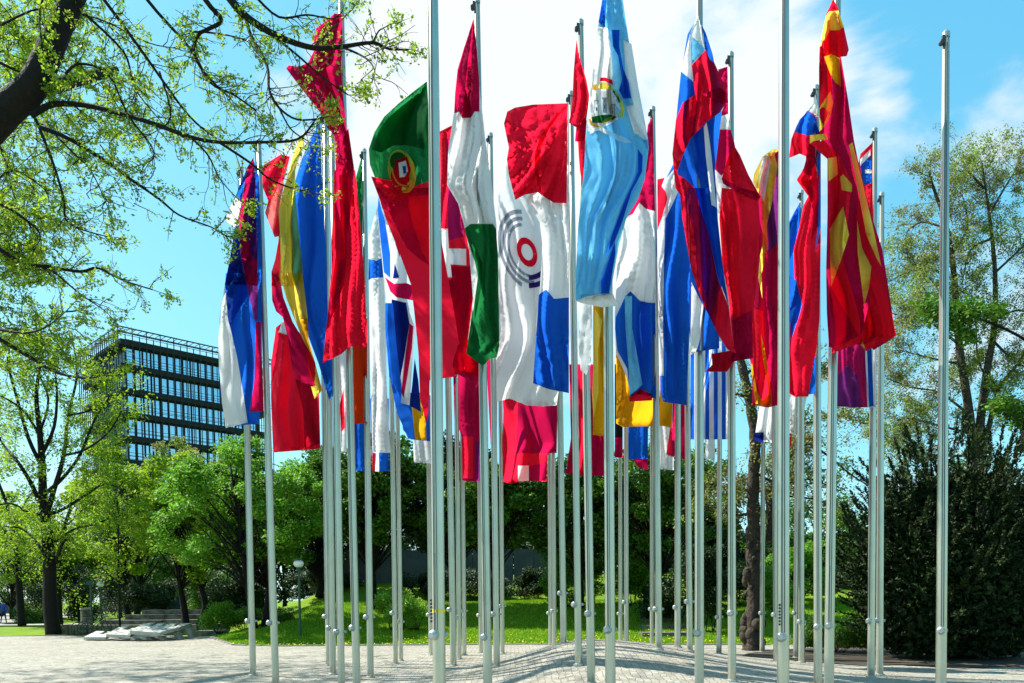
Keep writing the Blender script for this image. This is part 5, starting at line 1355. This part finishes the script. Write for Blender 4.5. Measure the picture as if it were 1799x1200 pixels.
# base x, depth, knob y, width px at the base, top (x,y) or None, ground base y known, label
poles = [
    (444.5, 16.7, 1091, 11.5, (424, 300), 'slim flagpole at the far left under the red blue white flag'),
    (484.5, 14.7, 1094, 13, (455, 252), 'second flagpole from the left, right beside the red blue white flag'),
    (577, 19.0, 1083, 9.5, (566, 430), 'thin back pole touching the left side of its neighbour under the blue yellow red flag'),
    (585, 16.8, 1103, 12, (571, 207), 'pole that carries the blue yellow and red flag'),
    (600, 13.9, 1110, 13, (583, 215), 'pole close left of the one with the large deep red flag'),
    (627, 13.2, 1103, 14.5, (598, -60), 'bright sunlit pole that carries the large deep red flag'),
    (651, 16.0, 1084, 12, (640, 268), 'pole with its tip showing just left of the green part of the crested flag'),
    (695, 19.3, 1077, 9, None, 'left of the two thin poles standing close together on the lit paving'),
    (704.5, 20.3, 1092, 8, None, 'right of the two thin poles standing close together on the lit paving'),
    (757, 22.3, 1080, 8, None, 'thin back pole half hidden by the thick front pole'),
    (773, 8.1, 1115, 24, (757, -400), 'thick front pole with chain and yellow number tag left of centre'),
    (797, 18.2, 1071, 12, (781, 300), 'pole immediately right of the thick tagged pole'),
    (807, 20.4, 1085, 9, None, 'middle of the three back poles right of the thick tagged pole'),
    (816, 22.0, 1073, 8, None, 'right and thinnest of the three back poles right of the thick tagged pole'),
    (845, 23.0, 1081, 8, None, 'thin back pole at the left side of the second thick pole'),
    (857.5, 12.0, 1119, 16.5, (838, 5), 'pole that carries the red white and green flag'),
    (873, 16.3, 1079, 12, (862, 240), 'pole close behind on the right of the red white green flag pole'),
    (883, 22.0, 1065, 8, None, 'thin back pole below the white emblem flag at its left edge'),
    (967, 24.0, 1077, 7.5, None, 'left thin pole behind the crest of the paved mound'),
    (974, 23.0, 1073, 8, None, 'right thin pole behind the crest of the paved mound'),
    (990.5, 17.2, 1042, 12, (978, 290), 'pole standing on top of the paved mound'),
    (1016.7, 14.0, 1062, 13, (1003, 168), 'pole with tip beside the blown-out red band of the centre flag'),
    (1039, 12.4, 1078, 15.5, (1020, 43), 'pole that carries the slim twisted red flag'),
    (1073, 10.1, 1106, 19, (1063, -250), 'thick centre pole that carries the pale blue crested flag'),
    (1090, 25.0, 1078, 7.5, None, 'left of two thin poles right of the thick centre pole'),
    (1100.5, 20.0, 1058, 9, None, 'right of two thin poles right of the thick centre pole'),
    (1145, 23.5, 1070, 7, None, 'thin pole touching the left of the gathered red white blue flag pole'),
    (1157.5, 15.8, 1070, 13, (1147, 194), 'pole that carries the flag with gathered red top'),
    (1190.5, 18.0, 1067, 11.5, None, 'pole in front of the dark steps right of the gathered flag pole'),
    (1212, 16.4, 1057, 11, (1203, 240), 'pole under the deep blue flag'),
    (1228.5, 11.2, 1112, 17, (1229, -60), 'pole that carries the spiral twisted flag'),
    (1263, 20.6, 1084, 9.5, None, 'thin pole under the blue and white striped flag end'),
    (1286, 12.8, 1077, 15, (1284, 100), 'pole that carries the flag with the broad bright red panel'),
    (1338.7, 21.9, 1077, 8.5, None, 'thin pole right in front of the knobbly trunk'),
    (1364, 17.2, 1080, 11, (1357, 290), 'pole hidden at the left side of the thick chained pole'),
    (1375.5, 8.7, 1119, 22, (1378, -400), 'thick front pole with chain right of centre'),
    (1397.5, 19.6, 1077, 8.5, None, 'left of two thin poles right of the thick chained pole'),
    (1408, 17.7, 1092, 11, (1408, 340), 'right of two thin poles right of the thick chained pole'),
    (1437, 12.9, 1101, 15, (1434, 158), 'pole that carries the hook-folded flag'),
    (1455.5, 11.0, 1099, 17.5, (1472, -70), 'pole that carries the red and yellow sunray flag'),
    (1530, 14.7, 1091, 13, (1537, 232), 'pole with the mostly hidden red white blue cross flag'),
    (1545, 15.2, 1090, 13, (1549, 345), 'lower bare pole just right of the cross flag pole'),
    (1652.5, 10.4, 1107.5, 18.5, (1662, 65), 'bare pole standing alone in front of the yew at the right'),
]
for (bx, d, ky, w, top, label) in poles:
    s = FPX / d
    g = P(bx, HOR + 100, d)
    gx = P(bx, HOR + 1.6 * s, d).x
    z0 = H(gx, d)
    base = Vector((gx, d, z0))
    if top: tp = P(top[0], top[1], d)
    else:
        lean = (1150 - bx) * 3.4e-5
        tp = Vector((P(bx - lean * 8.8 * s, HOR - 8.8 * s, d).x, d, z0 + DEF_H))
    L = tp.z - z0
    r0 = w / s / 2 * .97; r1 = r0 * .62
    t = empty('flagpole', base, label, 'flagpole', 'aluminium flagpoles on the plaza')
    ax = (tp - base)
    mb = MB(); n = 16 if w > 12 else 12
    mb.tube([base + Vector((0, 0, -.3)), base + ax * .02, base + ax * .35, base + ax * .7, tp], [r0, r0, r0 * .93, (r0 + r1) / 2, r1], n); mb.build('shaft', M_alu, t, smooth=True)
    # head with pulley
    mb = MB(); mb.tube([tp - ax * .001, tp + Vector((0, 0, .05)), tp + Vector((0, 0, .08))], [r1 * 1.12, r1 * 1.12, r1 * .5], n); mb.build('cap', M_knob, t)
    mb = MB(); q = tp + Vector((-r1 * 1.5, -.02, -.08)); mb.tube([q + Vector((0, -.03, 0)), q + Vector((0, .03, 0))], .03, 8); mb.box(q + Vector((.02, 0, .04)), (.035, .03, .09)); mb.build('pulley', M_dark, t)
    # winch cover and halyard along the camera-left face
    hz = P(bx, ky, d).z; f_ = (hz - z0) / max(L, .1); c0 = base + ax * f_
    side = Vector((-.80, -.60, 0)) if w < 14 else Vector((-.5, -.86, 0))
    rk = r0 * .96
    q = c0 + side * rk
    mb = MB(); mb.tube([q, q + side * .05, q + side * .075], [.052, .052, .03], 12); mb.build('winch_cover', M_knob, t, smooth=False)
    q2 = c0 - side * rk * .9 + Vector((.02, -.03, 0)); mb = MB(); mb.tube([q2, q2 + Vector((.035, -.02, 0))], [.03, .022], 10); mb.build('winch_bolt', M_knob, t)
    mb = MB(); a = c0 + side * (rk + .012) + Vector((0, 0, .05)); b_ = tp + side * (r1 + .03) + Vector((0, 0, -.1))
    mb.tube([a, b_], .007, 4); mb.tube([a + Vector((.03, -.005, 0)), b_ + Vector((.02, 0, 0))], .005, 4); mb.build('halyard', M_rope, t)
    mb = MB(); mb.tube([base + Vector((0, 0, .0)), base + Vector((0, 0, .035)), base + Vector((0, 0, .045))], [r0 + .03, r0 + .03, r0 + .005], n); mb.build('base_ring', M_knob, t)
    # recessed slot shown as a dark inlay above the winch on the nearer poles
    if w >= 13:
        mb = MB(); m_ = c0 + side * (rk - .004) + Vector((0, 0, .45)); mb.box(m_ + Vector((.01, -.002, 0)), (.012, .012, .75)); mb.build('winch_slot', M_dark, t)
    if w > 20:
        mb = MB()
        for k in range(7):
            p = c0 + side * (rk + .03) + Vector((-.02, 0, .14 + k * .035)); mb.sphere(p, .014, 6, 4)
        mb.build('chain', M_dark, t)
    if abs(bx - 773) < 1:
        zc = P(bx, 1076, d).z; cc = base + ax * ((zc - z0) / L)
        mb = MB(); mb.tube([cc, cc + Vector((0, 0, .03))], r0 * .97 + .003, 16); mb.build('number_tag', M_tag, t)

rr_ = random.Random(12)
for i, (px_, py_, r_) in enumerate(((1690, 1146, .10), (1705, 1148, .13), (1722, 1147, .16), (1738, 1150, .20), (1752, 1153, .13), (1768, 1156, .16), (1642, 1135, .12))):
    dd_ = 1.6 * FPX / (py_ - 1044) - .3
    g_ = G(px_, 0, dd_); mb = MB(); mb.sphere((0, 0, 0), r_, 8, 6, (1.3, 1, .75))
    mb.v = [tuple(Vector(q) * (1 + .35 * noise.noise(Vector(q) * 6 + Vector((i, 0, 0))))) for q in mb.v]
    o = mb.build('rock', M_stone, None, loc=(g_.x, g_.y, g_.z + .07)); tag(o, ('leftmost of the pale rocks lying in a row under the yew', 'second pale rock from the left in the row under the yew', 'third pale rock from the left in the row under the yew', 'largest pale rock in the row under the yew',
        'small pale rock just right of the largest one under the yew', 'rightmost pale rock of the row under the yew', 'lone pale rock left of the bare pole near the yew')[i], 'rock', 'rocks under the yew')

# ---------------------------------------------------------------- grass blades, flowers, litter
rs = np.random.RandomState(2)
def scatter_grass():
    n = 150000
    x = rs.uniform(-13, 16, n); y = 26.8 + rs.random(n) ** 1.3 * 13
    keep = [not inside(a, b_, PLAZA) for a, b_ in zip(x, y)]
    x, y = x[keep], y[keep]; z = np.array([H(a, b_) for a, b_ in zip(x, y)]) - .05
    m = len(x); h = .05 + .05 * rs.random(m); a = rs.uniform(0, 6.28, m); w = .012 + .01 * rs.random(m)
    dx, dy = np.cos(a) * w, np.sin(a) * w; lx, ly = rs.normal(0, .03, m), rs.normal(0, .03, m)
    v = np.stack([np.stack([x - dx, y - dy, z], 1), np.stack([x + dx, y + dy, z], 1), np.stack([x + lx, y + ly, z + h], 1)], 1).reshape(-1, 3)
    o = np_mesh('grass_blades', v, 3, m, mat('grass_blade', (.19, .37, .008), .7, trans=.4, island=.35))
    tag(o, 'short bright green grass growing on the lawn', 'grass', kind='stuff')
scatter_grass()
def dandelions():
    mb = MB(); rr = random.Random(8)
    for i in range(420):
        x = rr.uniform(-10, 9); y = 27.2 + abs(rr.gauss(0, 1.6))
        if inside(x, y, PLAZA): continue
        z = H(x, y) + .05; r_ = rr.uniform(.018, .032)
        mb.add([(x + r_ * math.cos(k * 1.047), y + r_ * math.sin(k * 1.047), z) for k in range(6)] + [(x, y, z + .025)], [(k, (k + 1) % 6, 6) for k in range(6)])
    o = mb.build('dandelions', mat('dandelion', (.85, .62, .01), .7)); tag(o, 'scattered yellow dandelions along the edge of the lawn', 'flowers', kind='stuff')
dandelions()
def litter():
    rr = random.Random(31); mb = MB()
    spots = [(P(bx, HOR + 1.6 * FPX / d, d).x, d) for bx, d, *_ in poles]
    for i in range(1500):
        if i % 2: cx, cy = rr.choice(spots); x, y = cx + rr.gauss(0, .22), cy + rr.gauss(0, .22)
        else: x, y = rr.uniform(-14, 13), rr.uniform(13.5, 30)
        z = H(x, y) + .022; a = rr.uniform(0, 6.28); r_ = rr.uniform(.012, .03)
        ca, sa = math.cos(a) * r_, math.sin(a) * r_
        mb.add([(x - ca, y - sa, z), (x + sa * .5, y - ca * .5, z + .008), (x + ca, y + sa, z + .004), (x - sa * .5, y + ca * .5, z + .01)], [(0, 1, 2, 3)])
    o = mb.build('leaf_litter', mat('dry_leaf', (.20, .12, .04), .9, island=.5)); tag(o, 'dry brown leaf scraps scattered over the paving', 'litter', kind='stuff')
litter()
def edging():
    mb = MB(); e = [p for p in PLAZA if 10 > p[1] or True]
    path = [(12.5, 19.5), (11.4, 20.6), (10.8, 24), (8.8, 25.2), (5, 26), (0, 27), (-4, 27.1), (-8, 27.2), (-9.8, 28.0), (-11.2, 30.2), (-13, 33.6), (-16, 36.2), (-22, 36.8), (-28.3, 36.8)]
    root = empty('edging_stones', (path[0][0], path[0][1], 0)); root['kind'] = 'structure'
    st_ = None
    for (x0, y0), (x1, y1) in zip(path, path[1:]):
        L = math.hypot(x1 - x0, y1 - y0); n = max(1, int(L / .5)); a = math.atan2(y1 - y0, x1 - x0)
        for i in range(n):
            t = (i + .5) / n; x, y = x0 + (x1 - x0) * t, y0 + (y1 - y0) * t
            if st_ is None:
                b = MB(); b.box((0, 0, 0), (.47, .14, .12)); o = b.build('edging_stone', M_stone, root, loc=(x - path[0][0], y - path[0][1], H(x, y) - .01)); st_ = o.data; o.rotation_euler.z = a
            else:
                o = link('edging_stone', st_, root, loc=(x - path[0][0], y - path[0][1], H(x, y) - .01)); o.rotation_euler.z = a
edging()
